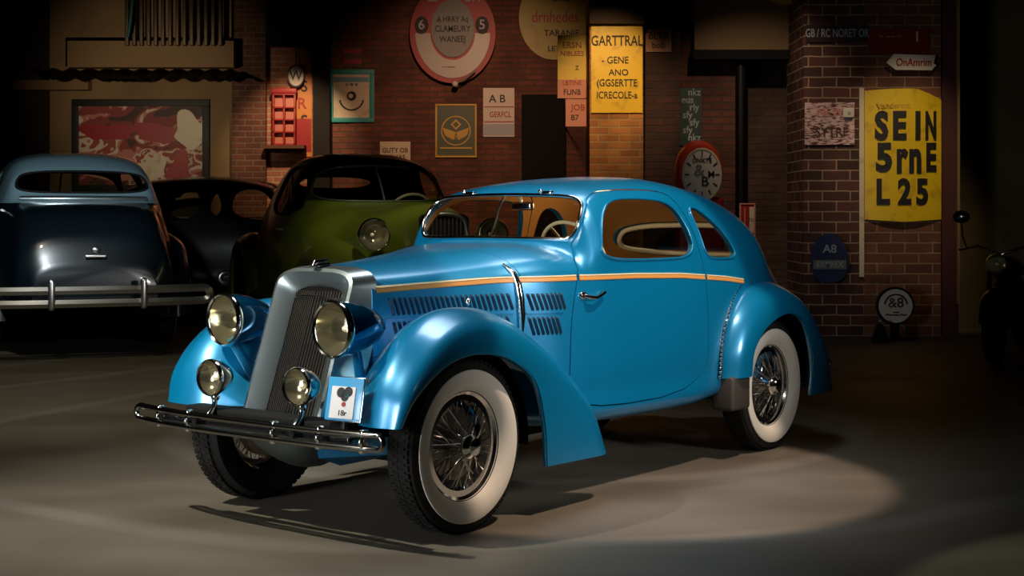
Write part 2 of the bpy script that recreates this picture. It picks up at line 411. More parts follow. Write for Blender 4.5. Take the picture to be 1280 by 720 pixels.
# ------------------------------------------------------------ signs
def sign(name, px0, px1, py0, py1, Y, m, label, cat='sign', bev=.02, frame=None, fw=.03, panel=None):
    a = wp(px0, py0, Y); b = wp(px1, py1, Y); w = b.x-a.x; h = a.z-b.z
    r = empty(name, ((a.x+b.x)/2, Y, (a.z+b.z)/2)); tag(r, label, cat)
    if Y > 20: r.scale = (1.155, 1, 1.155); w /= 1.155; h /= 1.155
    if frame:
        bm = bmesh.new(); t = .03
        for c, s in (((0, -.01, h/2-fw/2), (w, t, fw)), ((0, -.01, -h/2+fw/2), (w, t, fw)), ((-w/2+fw/2, -.01, 0), (fw, t, h-2*fw)), ((w/2-fw/2, -.01, 0), (fw, t, h-2*fw))): bbox(bm, c, s, .004)
        frombm('frame', bm, frame, r); w -= 2*fw*.98; h -= 2*fw*.98
    bm = bmesh.new(); bbox(bm, (0, 0, 0), (w, .02, h)); frombm('panel', bm, m, r)
    r['w'] = w; r['h'] = h; return r, w, h
def disc(r, rad, m, name, y=0, th=.02, cz=0, cx=0, ez=1, n=48):
    bm = bmesh.new(); lathe(bm, [(0, -th/2), (rad, -th/2), (rad, th/2), (0, th/2)], n, Matrix.Translation((cx, y, cz)) @ Matrix.Diagonal((1, 1, ez, 1)) @ Matrix.Rotation(PI/2, 4, 'X'))
    return frombm(name, bm, m, r)
def ringo(r, rad, w, m, name, y=0, th=.02, cz=0, cx=0, ez=1, a0=0, a1=2*PI, n=48):
    bm = bmesh.new(); P = []
    full = abs(a1-a0-2*PI) < 1e-3
    for i in range(n+1):
        a = a0+(a1-a0)*i/n; c, s = math.cos(a), math.sin(a)
        P.append([bm.verts.new((cx+q*c, y+t, cz+q*s*ez)) for q, t in ((rad, -th/2), (rad-w, -th/2), (rad-w, th/2), (rad, th/2))])
    for A, B in zip(P, P[1:]):
        for k in range(4): bm.faces.new((A[k], A[(k+1) % 4], B[(k+1) % 4], B[k]))
    if not full: bm.faces.new(P[0]); bm.faces.new(P[-1][::-1])
    bmesh.ops.remove_doubles(bm, verts=bm.verts, dist=1e-5)
    return frombm(name, bm, m, r)
C = dict(ink=mat('ink_black', (.008, .007, .006), .6), red=mat('sign_red', (.32, .012, .012), .5), white=mat('sign_white', (.62, .55, .45), .5),
         pink=mat('sign_pink', (.6, .25, .2), .6), yellow=sheet('sign_yellow', (.72, .48, .01), (.45, .27, .01)), teal=mat('sign_teal', (.02, .28, .26), .5), brown=mat('sign_brown', (.08, .035, .015), .6),
         green=mat('sign_green', (.05, .075, .03), .5), gold=mat('sign_gold', (.55, .33, .03), .5), grey=mat('sign_grey', (.16, .17, .15), .5), cream=sheet('sign_cream', (.62, .52, .36), (.40, .31, .2)),
         blue=mat('sign_blue', (.02, .03, .09), .5), lblue=mat('sign_pale', (.35, .38, .42), .5))
# mural
r, w, h = sign('framed_mural', 90, 262, 124, 240, 21.235, None, 'wide dark framed red and cream mural on the beige wall behind the cars', 'picture', frame=C['ink'], fw=.09)
pm = [c for c in bpy.data.objects if c.parent == r and c.name.startswith('panel')][0]
mm = mat('mural_paint', (.3, .1, .08), .6); n, l, p = nt(mm); v = coords(mm, 'Object', (1, 1, 1.6))
nz = n.new('ShaderNodeTexNoise'); nz.inputs['Scale'].default_value = 1.9; nz.inputs['Detail'].default_value = 2.5; nz.inputs['Distortion'].default_value = 1.6; l.new(v, nz.inputs['Vector'])
cr = n.new('ShaderNodeValToRGB'); cr.color_ramp.interpolation = 'CONSTANT'; e = cr.color_ramp.elements
e[0].position = 0; e[0].color = (.05, .02, .015, 1); e[1].position = .40; e[1].color = (.23, .035, .025, 1)
for ps, cc in ((.50, (.45, .16, .12)), (.54, (.62, .5, .38)), (.60, (.30, .05, .04)), (.66, (.5, .38, .25))):
    q = e.new(ps); q.color = (*cc, 1)
l.new(nz.outputs['Fac'], cr.inputs[0]); l.new(cr.outputs[0], p.inputs['Base Color']); pm.data.materials.append(mm)
for i, (cx, cz, sx, sz, c) in enumerate([(-.42, .17, .34, .13, 'red'), (.2, .16, .30, .14, 'red'), (.62, .2, .2, .22, 'cream'), (-.3, -.3, .45, .12, 'pink'), (.5, -.35, .15, .25, 'red'), (.15, -.3, .2, .16, 'cream')]):
    bm = bmesh.new(); P = [(cx+sx*math.cos(a)*(1+.25*math.sin(3*a+i)), cz+sz*math.sin(a)*(1+.3*math.cos(2*a+i))) for a in np.linspace(0, 2*PI, 28, endpoint=False)]
    f = [bm.verts.new((x, -.012-.002*i, z)) for x, z in P]; fc = bm.faces.new(f)
    rr = bmesh.ops.extrude_face_region(bm, geom=[fc]); bmesh.ops.translate(bm, vec=(0, .012, 0), verts=[q for q in rr['geom'] if isinstance(q, bmesh.types.BMVert)])
    frombm('painted_figure', bm, C[c], r)
# niche poster, phone booth red cabinet and round badge
r, w, h = sign('tall_poster', 361, 390, 60, 196, 21.25, sheet('poster_orange', (.55, .20, .03), (.42, .05, .03)), 'tall narrow orange and red poster in the lit niche beside the left brick pillar', 'poster')
for k, t in enumerate(('A', 'S', 'R', 'S', 'K')): text(t, .2, C['ink'] if k % 2 else C['red'], r, (.02+.03*(k % 2), -.013, .42-.22*k))
bm = bmesh.new(); bbox(bm, (0, -.012, -.42), (w*.95, .01, .42)); frombm('red_field', bm, C['red'], r)
r = empty('round_badge', wp(370, 95, 21.15)); r.scale = (1.2, 1, 1.2); tag(r, 'small round white badge with dark letter mark hung over the orange poster', 'sign')
disc(r, .105, C['white'], 'disc', ez=1.3); ringo(r, .105, .012, C['blue'], 'rim', -.014, ez=1.3); text('W', .17, C['blue'], r, (0, -.014, 0), sx=.9)
tubeobj('hanger', [Vector((0, 0, .13)), Vector((.0, .05, .35))], .006, M['iron'], r)
r = empty('telephone_box', (wp(354, 0, 21.0).x, 21.1, wp(0, 180, 21.0).z)); r.scale = (1.2, 1, 1.2); tag(r, 'small red glazed cabinet standing against the lit niche bricks', 'cabinet')
bm = bmesh.new()
for x in (-.13, 0, .13): bbox(bm, (x, 0, .3), (.022, .08, .62), .003)
for z in (0, .15, .3, .45, .61): bbox(bm, (0, 0, z), (.28, .08, .022), .003)
frombm('frame', bm, C['red'], r); box('back_panel', (0, .05, .3), (.27, .02, .6), mat('cabinet_back', (.45, .15, .1), .5), r); box('cornice', (0, 0, .65), (.31, .11, .06), C['red'], r, .01)
sl = box('shelf_ledge', (wp(356, 0, 21.1).x, 21.13, wp(0, 180, 21.0).z-.04), (.6, .3, .05), M['brownleather']); sl['kind'] = 'structure'; sl.name = 'trim_11'
# teal framed sign
r, w, h = sign('teal_framed_sign', 411, 468, 87, 153, 21.285, C['cream'], 'square cream sign in a teal frame on the brick wall above the green coupe', frame=C['teal'], fw=.06)
ringo(r, .16, .02, C['ink'], 'arc', -.014, .006, -.03, a0=PI*1.05, a1=PI*1.95, n=24); disc(r, .06, C['ink'], 'emblem', -.014, .006, .0); disc(r, .03, C['cream'], 'emblem_centre', -.018, .006, 0, -.01)
text('o w e', .07, C['ink'], r, (0, -.014, .15)); box('blue_band', (0, -.014, .21), (w*.95, .006, .06), mat('band_blue', (.12, .3, .35), .5), r)
r, w, h = sign('red_slat_sign', 428, 453, 58, 84, 21.285, C['brown'], 'small dark sign with two red bars above the teal framed sign')
for z in (.07, -.06): box('red_bar', (0, -.013, z), (w*.9, .008, .06), C['red'], r)
# big roundel
r = empty('round_enamel_sign', wp(566, 42, 21.2)); r.scale = (1.17, 1.5, 1.17); tag(r, 'large round red and white enamel sign with dark centre high on the brick wall', 'sign')
disc(r, .54, C['red'], 'red_disc', 0, .05, ez=1.16); ringo(r, .47, .19, mat('enamel_grey', (.32, .30, .25), .4), 'grey_lower_band', -.03, .01, ez=1.2, a0=PI, a1=2*PI)
disc(r, .27, C['grey'], 'centre_disc', -.035, .02, .06, ez=1.35)
for z, t, s in ((.17, 'A HRRY Aq', .10), (.05, 'CLAMEURY', .11), (-.08, 'WANEEJ', .11)): text(t, s, C['ink'], r, (0, -.05, z), sx=.8)
for x, t in ((-.39, '6'), (.37, '5')): disc(r, .085, C['ink'], 'number_disc', -.035, .012, .1, x, 1.3); text(t, .17, C['lblue'], r, (x, -.05, .1))
text('ES', .14, C['lblue'], r, (-.25, -.035, .44)); text('OA', .14, C['lblue'], r, (.24, -.035, .44)); text('- - -----', .06, C['ink'], r, (-.05, -.045, -.42))
r2 = empty('wall_bulb', wp(569, 105, 21.05)); tag(r2, 'small white glass bulb under the round enamel sign', 'lamp')
bm = bmesh.new(); spheroid(bm, (0, 0, 0), (.045, .045, .045)); frombm('bulb', bm, C['white'], r2); tubeobj('arm', [Vector((0, .0, 0)), Vector((0, .12, .05)), Vector((0, .24, .06))], .008, M['iron'], r2)
tubeobj('rod', [Vector((.02, 0, .01)), Vector((.15, -.01, .08)), Vector((.29, 0, .19))], .012, C['grey'], r2)
# small posters
r, w, h = sign('cream_poster', 475, 513, 177, 213, 21.285, C['cream'], 'cream poster with black scribbled words behind the green coupe roof')
text('GUTY OB', .085, C['ink'], r, (0, -.014, .07), sx=.9); text('TIBIARS', .085, C['ink'], r, (0, -.014, -.02), sx=.9); text('~~~~', .07, C['ink'], r, (.03, -.014, -.11))
r, w, h = sign('yellow_framed_sign', 544, 596, 130, 197, 21.285, C['green'], 'green sign with yellow frame and round gold emblem on the brick wall', frame=C['gold'], fw=.025)
ringo(r, .19, .015, C['gold'], 'ring', -.014, .006, .0); ringo(r, .07, .03, C['gold'], 'diamond', -.014, .006, .08, n=4)
for s in (1, -1):
    bm = bmesh.new(); f = bm.faces.new([bm.verts.new((s*x, -.014, z)) for x, z in ((0, -.02), (.17, .04), (.14, -.06), (.03, -.12))]); frombm('wing', bm, C['gold'], r)
box('bar', (0, -.014, -.22), (w*.85, .006, .02), C['gold'], r); text('e7b', .06, C['gold'], r, (0, -.018, -.09))
r, w, h = sign('red_white_plaque', 604, 643, 110, 171, 21.285, C['white'], 'boxy white plaque with red lettering right of the yellow framed sign')
box('plaque_body', (0, .0, 0), (w*.98, .015, h*.98), C['pink'], r); text('A B', .14, C['ink'], r, (-.02, -.014, .17)); box('red_line', (0, -.013, .07), (w*.95, .006, .012), C['red'], r)
text('GERFCL', .10, C['red'], r, (.02, -.014, -.03), sx=.8); box('red_line', (0, -.013, -.12), (w*.95, .006, .012), C['red'], r); box('pale_band', (0, -.013, -.22), (w*.98, .006, .14), C['lblue'], r)
r = empty('round_yellow_sign', wp(692, 22, 21.27)); r.scale = (1.165, 1, 1.165); tag(r, 'large round dull yellow sign with red and black words top centre', 'sign')
disc(r, .44, sheet('round_yellow', (.30, .24, .01), (.2, .15, .01)), 'disc', 0, .03, ez=1.22)
text('drnhedes', .2, C['red'], r, (.02, -.02, .0), sx=.8); text('TARANIE', .11, C['ink'], r, (.1, -.02, -.2)); text('LETLS', .10, C['ink'], r, (.05, -.02, -.4)); text('BAC', .12, C['ink'], r, (.1, -.02, .24))
r, w, h = sign('yellow_pink_poster', 697, 733, 44, 122, 17.2, C['yellow'], 'narrow poster yellow above and pink below left of the tall yellow sign', 'poster')
box('pink_field', (0, -.011, -.27), (w, .006, h*.3), C['pink'], r); text('ERSN', .10, C['red'], r, (0, -.014, .25)); text('NIBLEES', .08, C['red'], r, (0, -.014, .15)); text('Z', .07, C['ink'], r, (.06, -.014, -.02))
text('LBTINE', .08, C['red'], r, (0, -.017, -.2), sx=.9); text('FLINB', .09, C['ink'], r, (0, -.017, -.31), sx=.9)
tubeobj('bracket', [Vector((0, .02, .2)), Vector((0, 4.09, .2))], .012, M['iron'], r)
r, w, h = sign('pink_notice', 707, 734, 124, 158, 17.2, C['pink'], 'small pink notice directly under the narrow yellow and pink poster')
text('JOB', .10, C['red'], r, (.02, -.014, .06)); text('B7', .09, C['ink'], r, (-.02, -.014, -.06)); tubeobj('bracket', [Vector((0, .02, .1)), Vector((0, 4.09, .1))], .012, M['iron'], r)
r, w, h = sign('tall_yellow_sign', 739, 803, 30, 141, 16.485, C['yellow'], 'tall yellow sign with black words fixed to the tan brick column')
text('GARTTRAL', .165, C['ink'], r, (0, -.014, .31), sx=.72, ext=.004); text('- GENE', .11, C['ink'], r, (-.02, -.014, .09), sx=.9); text('ANO', .10, C['ink'], r, (.02, -.014, -.05))
text('(GGSERTTE', .115, C['ink'], r, (0, -.014, -.17), sx=.8); text('ICRECOLE-a', .11, C['ink'], r, (0, -.014, -.31), sx=.8)
pbox('wall_column_top', 737, 806, -40, 29, 16.38, .1, mat('column_cap', (.035, .015, .008), .7), structure=True)
r, w, h = sign('small_tan_sign', 807, 839, 36, 65, 16.685, mat('tan_sheet', (.30, .15, .08), .6), 'small tan sign with dark letters on the dark brick column')
text('BLYA', .12, C['ink'], r, (0, -.014, .05), sx=.85); text('bob', .1, C['ink'], r, (0, -.014, -.06))
# neon-ish scribbled board
r, w, h = sign('green_script_board', 850, 877, 110, 182, 17.18, mat('board_green', (.015, .04, .035), .5), 'dark green board with pale scribbled script above the red gas pump')
for k in range(7): text(random.choice(('sfy', 'eus', 'nkz', 'rly')), .12, C['lblue'], r, (.04*(-1)**k, -.014, .29-.09*k), sx=.9)
# gas pump dial head
r = empty('gas_pump', (wp(877, 0, 15.6).x, 15.75, 0)); tag(r, 'red gas pump with round white clock face behind the blue car', 'gas pump')
Z = wp(0, 216, 15.6).z
bm = bmesh.new(); bbox(bm, (0, .05, Z/2-.13), (.5, .36, Z-.26), .05); frombm('body', bm, C['red'], r)
bm = bmesh.new(); lathe(bm, [(0, -.17), (.22, -.17), (.255, -.13), (.265, 0), (.255, .13), (.22, .17), (0, .17)], 48, Matrix.Translation((-.02, .02, Z+.02)) @ Matrix.Diagonal((1, 1, 1.3, 1)) @ Matrix.Rotation(PI/2, 4, 'X')); frombm('dial_housing', bm, mat('pump_red', (.42, .035, .02), .35, 0, .5), r)
disc(r, .205, C['white'], 'clock_face', -.17, .02, Z-.02, .0, 1.35); ringo(r, .215, .015, C['cream'], 'bezel', -.175, .03, Z-.02, 0, 1.35)
for k in range(12):
    a = k*PI/6; bm = bmesh.new(); bbox(bm, (0, 0, .165), (.012, .006, .05)); bmesh.ops.transform(bm, matrix=Matrix.Translation((0, -.185, Z-.02)) @ Matrix.Diagonal((1, 1, 1.33, 1)) @ Matrix.Rotation(a, 4, 'Y'), verts=bm.verts); frombm('hour_mark', bm, C['ink'], r)
text('UNKTE', .065, C['ink'], r, (0, -.186, Z+.13)); text('B', .15, C['ink'], r, (.03, -.186, Z-.1)); text('&', .18, C['grey'], r, (-.03, -.186, Z+.02)); text('M', .1, C['ink'], r, (.1, -.186, Z-.02))
# thermometer sign
r, w, h = sign('red_thermometer_sign', 924, 944, 254, 296, 16.9, C['red'], 'small upright red and white thermometer sign on the drain pipe', frame=C['pink'], fw=.018)
box('white_scale', (.05, -.014, 0), (.055, .006, h*.85), C['white'], r, .002); box('tube_line', (-.03, -.014, 0), (.012, .006, h*.8), C['pink'], r)
text('7 E 5', .055, C['ink'], r, (.05, -.02, 0), rot=(PI/2, 0, 0), sx=.6)
# round amber sign at top edge
r = empty('amber_roundel', wp(978, -8, 16.7)); tag(r, 'amber disc cut by the top edge above the beige beam', 'sign'); disc(r, .24, C['gold'], 'disc', ez=.6); ringo(r, .24, .02, C['red'], 'rim', -.014, ez=.6)
# right pillar signs
r, w, h = sign('dark_header_sign', 1007, 1083, 31, 53, 15.985, mat('header_maroon', (.03, .012, .016), .5), 'dark strip sign with pale letters at the top of the right brick pillar')
text('GB / RC NORET OR', .13, C['lblue'], r, (.01, -.014, 0), sx=.62)
r, w, h = sign('red_top_sign', 1086, 1161, 36, 68, 15.985, sheet('red_enamel', (.20, .012, .012), (.07, .005, .004)), 'red enamel sign above the white ribbon sign on the right pillar')
text('~ ---- ~', .08, C['pink'], r, (-.1, -.014, .06)); text('I', .16, C['white'], r, (.2, -.014, .05))
r = empty('white_ribbon_sign', wp(1140, 77, 15.9)); tag(r, 'white ribbon shaped sign with red script under the red enamel sign', 'sign')
bm = bmesh.new(); P = [(-.28, -.01), (-.2, .085), (.26, .07), (.24, -.02), (.27, -.04), (.22, -.095), (-.18, -.09)]
f = bm.faces.new([bm.verts.new((x, 0, z)) for x, z in P]); rr = bmesh.ops.extrude_face_region(bm, geom=[f]); bmesh.ops.translate(bm, vec=(0, .03, 0), verts=[q for q in rr['geom'] if isinstance(q, bmesh.types.BMVert)])
frombm('ribbon', bm, C['white'], r); text('OnAmrim', .12, C['red'], r, (.02, -.006, -.01), sx=.8); bm = bmesh.new(); bbox(bm, (0, .06, 0), (.05, .1, .05)); frombm('bracket', bm, M['iron'], r)
# painted pink lettering on brick
r, w, h = sign('painted_pink_sign', 1006, 1068, 128, 181, 15.985, noisy(mat('flaked_pink', (.5, .3, .28), .8), (.09, .03, .025), (.62, .42, .40), 14, 6, .42, .52, (1, 1, 5)), 'flaking pink painted lettering on the right brick pillar left of the yellow sign')
text('NEW', .13, C['pink'], r, (.0, -.016, .12)); text('SYTRF', .15, C['brown'], r, (.02, -.016, -.1), sx=.9)
r = empty('white_switch_box', wp(1060, 141, 15.965)); tag(r, 'small white square switch box on the right brick pillar', 'switch'); box('cover', (0, -.02, 0), (.12, .04, .11), C['white'], r, .01); box('toggle', (0, -.045, 0), (.02, .02, .03), C['lblue'], r)
# the big yellow sign, slightly curved
r = empty('curved_yellow_sign', wp(1130, 194, 15.945)); tag(r, 'big curved yellow sign with three rows of black capitals on the right pillar', 'sign')
def ybend(x): return .35*(x)**2-.02
bm = bmesh.new(); a = wp(1082, 110, 15.8); b = wp(1179, 278, 15.8); w = b.x-a.x; h = a.z-b.z; N = 24; G = []
for i in range(N+1):
    x = -w/2+w*i/N; zt = h/2 - .02 - (.10*max(0, (i/N-.65)/.35)**1.2) + .02*math.sin(PI*i/N); zb = -h/2+.05*abs(i/N-.5)
    G.append([bm.verts.new((x, ybend(x)+t, z)) for t in (0, .02) for z in (zt, zb)])
for A, B in zip(G, G[1:]):
    for q in ((0, 1), (1, 3), (3, 2), (2, 0)): bm.faces.new((A[q[0]], A[q[1]], B[q[1]], B[q[0]]))
for A in (G[0], G[-1]): bm.faces.new((A[0], A[1], A[3], A[2]))
frombm('panel', bm, C['yellow'], r)
def ylet(t, size, x, z, sx=1):
    o = text(t, size, C['ink'], r, (0, 0, 0), ext=.006, sx=sx, bold=.045); me = o.data
    for v in me.vertices: v.co.x += x; v.co.z += z; v.co.y += ybend(v.co.x)-.006
for t, x in (('S', -.25), ('E', -.06), ('I', .15), ('N', .30)): ylet(t, .42, x, .31, .72 if t != 'N' else .42)
for t, x in (('5', -.22), ('r', -.035), ('n', .12), ('E', .30)): ylet(t, .42 if t not in 'rn' else .50, x, -.04 if t not in 'rn' else -.03, .85 if t == '5' else .58)
for t, x in (('L', -.24), ('2', .0), ('5', .20)): ylet(t, .38, x, -.42, .75)
o = text('Vanderett', .09, C['gold'], r, (-.12, -.02, .55), sx=1.0)
r2, w, h = sign('cream_batten', 1074, 1080, 110, 346, 15.985, C['cream'], 'long upright cream batten along the left edge of the big yellow sign', 'batten')
# dark blue crest
r = empty('blue_crest_sign', wp(1037, 324, 15.9)); tag(r, 'dark blue shield sign with pale word band low on the right pillar', 'sign')
bm = bmesh.new(); P = chaikin([(-.2, .1), (-.12, .24, ), (0, .3), (.12, .24), (.2, .1), (.22, -.1), (.12, -.26), (-.12, -.26), (-.2, -.1)], 2)
f = bm.faces.new([bm.verts.new((p[0], 0, p[1])) for p in P]); rr = bmesh.ops.extrude_face_region(bm, geom=[f]); bmesh.ops.translate(bm, vec=(0, .04, 0), verts=[q for q in rr['geom'] if isinstance(q, bmesh.types.BMVert)])
frombm('shield', bm, C['blue'], r); box('word_band', (0, -.01, -.06), (.36, .015, .1), C['grey'], r); text('EXMREX', .09, C['lblue'], r, (0, -.02, -.06), sx=.85); text('A8', .13, C['lblue'], r, (0, -.01, .11)); bm = bmesh.new(); bbox(bm, (0, .07, 0), (.05, .06, .05)); frombm('bracket', bm, M['iron'], r)
# round badge sign on black stand
r = empty('round_sign_stand', (wp(1122, 0, 15.4).x, 15.5, 0)); tag(r, 'round white badge sign on a low black stand at the foot of the right pillar', 'sign')
Z = wp(0, 383, 15.4).z; disc(r, .205, M['black'], 'back_disc', .02, .06, Z); disc(r, .18, C['white'], 'face', -.02, .02, Z)
ringo(r, .13, .015, C['ink'], 'ring', -.035, .008, Z, a0=PI*.05, a1=PI*.95, n=20)
text('&8', .15, C['brown'], r, (0, -.035, Z+.03)); text('~=~', .13, C['ink'], r, (0, -.035, Z-.09)); box('post', (0, .02, Z/2-.1), (.1, .06, Z-.2), M['black'], r, .01); box('foot', (0, .02, .02), (.42, .22, .04), M['black'], r, .01)
r = empty('black_trophy_bell', (wp(1100, 0, 15.2).x, 15.2, 0)); tag(r, 'small black domed bell on the floor left of the round badge sign', 'bell')
bm = bmesh.new(); lathe(bm, [(0, 0), (.09, 0), (.1, .02), (.07, .09), (.06, .15), (.03, .2), (0, .21)], 32); frombm('dome', bm, M['black'], r); bm = bmesh.new(); spheroid(bm, (0, 0, .225), (.015, .015, .02)); frombm('knob', bm, M['chrome'], r)

# ------------------------------------------------------------ wheels
RX = Matrix.Rotation(-PI/2, 4, 'X')   # lathe axis Z -> +Y (outward)
def wheel(parent, loc, side, R=.37, w=.15, rw=.232, ww=.327, spokes=48, white=True, ymat=None):
    """loc = centre of outer face; lathe axial + = outward"""
    T = Matrix.Rotation(-PI/2*side, 4, 'X')
    def mk(name, prof, m, par, n=64, closed=False):
        bm = bmesh.new(); lathe(bm, prof, n, T, closed); return frombm(name, bm, m, par, True, 35)
    rim = mk('wheel', [(rw+.005, -w+.01), (rw+.012, -w+.03), (rw-.03, -w+.05), (rw-.045, -.09), (rw-.04, -.045), (rw-.014, -.045), (rw+.003, -.030), (rw+.003, -.040), (rw-.006, -.05), (rw-.03, -.055), (rw-.035, -.09), (rw-.02, -w+.05)], M['chrome'], parent, 64, True)
    rim.location = loc
    mk('tyre', [(rw, -w+.01), (rw+.06, -w-.012), (rw+.11, -w-.01), (R-.02, -w+.012), (R-.004, -w+.03), (R, -w/2), (R-.004, -.03), (R-.014, -.012), (ww, .0), (rw+.06, .003), (rw+.03, -.004), (rw, -.03), (rw-.004, -.06), (rw-.004, -w+.03)], M['rubber'], rim, 96, True)
    if spokes:   # tread blocks around the crown
        bm = bmesh.new(); nb = 72
        for k in range(nb):
            for j, yy in enumerate((-w+.035, -w/2-.015, -w/2+.02, -.035)):
                a = 2*PI*(k+.5*(j % 2))/nb; mtx = T @ Matrix.Rotation(a, 4, 'Z') @ Matrix.Translation((R-.001, 0, yy))
                bbox(bm, (0, 0, 0), (.008, .022, .026), 0, mtx)
        frombm('tread', bm, M['rubber'], rim, False)
    if white: mk('whitewall', [(rw-.002, -.034), (rw+.012, -.015), (rw+.035, .001), (rw+.06, .007), (ww-.012, .007), (ww-.002, .004), (ww, -.002), (rw+.02, -.03)], M['white'], rim, 96, True)
    if spokes:
        for k in range(spokes):
            a = 2*PI*k/spokes; tw = .28*(1 if k % 2 else -1); h = -.005 if k % 4 < 2 else -.075; rr = rw-.036
            p0 = T @ Vector((.045*math.cos(a), .045*math.sin(a), h)); p1 = T @ Vector((rr*math.cos(a+tw), rr*math.sin(a+tw), -.07))
            bm = bmesh.new(); tube(bm, [p0, p1], .0032, 6); frombm('spoke', bm, M['chrome'], rim)
        mk('brake_drum', [(0, -.085), (.15, -.085), (.165, -.10), (.165, -.14), (0, -.14)], M['drum'], rim, 48)
        mk('hub_cap', [(.05, -.09), (.052, -.03), (.056, -.004), (.05, .012), (.04, .02), (.036, .032), (.015, .04), (0, .041)], M['chrome'], rim, 32)
    else:
        mk('hub_cap', [(rw-.02, -.06), (.15, -.05), (.11, -.02), (.08, .0), (.04, .012), (0, .015)], M['chrome'], rim, 40)
    return rim

def fender(rows, name, m, parent, side=1, dy=0, n1=64, n2=40, taper=None, th=.008, crown=None):
    """rows: outer(x,z), lip(x,z), y_in, y_crown, y_out, drop (how deep the inner root falls)"""
    K = []
    for (ox, oz), (lx, lz), yi, yc, yo, drop in rows:
        O = Vector((ox, oz)); L = Vector((lx, lz)); d = (L-O); D = d.length; d = d/D; yc += dy; yo += dy
        sec = [(yi, O+d*drop), (yi+(yc-yi)*.35, O+d*drop*.55), (yi+(yc-yi)*.7, O+d*drop*.14), (yc, O), (yc+(yo-yc)*.55, O+d*min(.035, D*.2)), (yc+(yo-yc)*.88, O+d*min(.09, D*.42)), (yo, O+d*min(.16, D*.72)), (yo, O+d*D*.97), (yo-.004, L), (yo-.02, L+d*.004)]
        K.append([c for y, p in sec for c in (p.x, y, p.y)])
    K = catmull(np.array(K), n1); bm = bmesh.new(); R = []
    for k in K:
        c = catmull(k.reshape(-1, 3), n2); R.append([bm.verts.new((x, y*side, z)) for x, y, z in c])
    for A, B in zip(R, R[1:]):
        for i in range(n2-1): bm.faces.new((A[i], A[i+1], B[i+1], B[i]))
    bmesh.ops.recalc_face_normals(bm, faces=bm.faces)
    # make normals face away from the wheel so that solidify goes inwards
    bm.faces.ensure_lookup_table(); f = bm.faces[len(bm.faces)//2+6]
    cx = sum(r[1][0] for r in rows)/len(rows)
    if f.normal.dot(f.calc_center_median()-Vector((cx, 0, .3))) < 0: bmesh.ops.reverse_faces(bm, faces=bm.faces)
    me = solid(bm, th, -1); return link(name, me, m, parent, True, 50)

FR = [((.50, .50), (.455, .50), .23, .59, .715, .17), ((.46, .66), (.41, .595), .23, .59, .735, .23), ((.345, .81), (.305, .685), .245, .585, .745, .28),
      ((.17, .92), (.17, .748), .27, .565, .75, .25), ((-.05, .955), (-.01, .765), .30, .57, .75, .22), ((-.32, .905), (-.21, .725), .37, .58, .75, .15),
      ((-.64, .70), (-.38, .615), .46, .63, .75, .13), ((-.90, .465), (-.455, .43), .55, .67, .75, .09), ((-1.03, .215), (-.48, .225), .58, .68, .75, .05)]
RR = [((-2.19, .46), (-2.37, .46), .58, .68, .76, .06), ((-2.21, .62), (-2.385, .60), .56, .68, .77, .08), ((-2.31, .80), (-2.49, .705), .50, .67, .775, .12),
      ((-2.50, .925), (-2.64, .765), .42, .65, .775, .14), ((-2.78, .965), (-2.80, .785), .36, .63, .775, .16), ((-3.04, .90), (-2.95, .74), .32, .61, .775, .16), ((-3.27, .74), (-3.06, .62), .30, .60, .765, .14),
      ((-3.45, .54), (-3.13, .45), .30, .59, .755, .12), ((-3.55, .28), (-3.14, .28), .30, .58, .74, .10)]

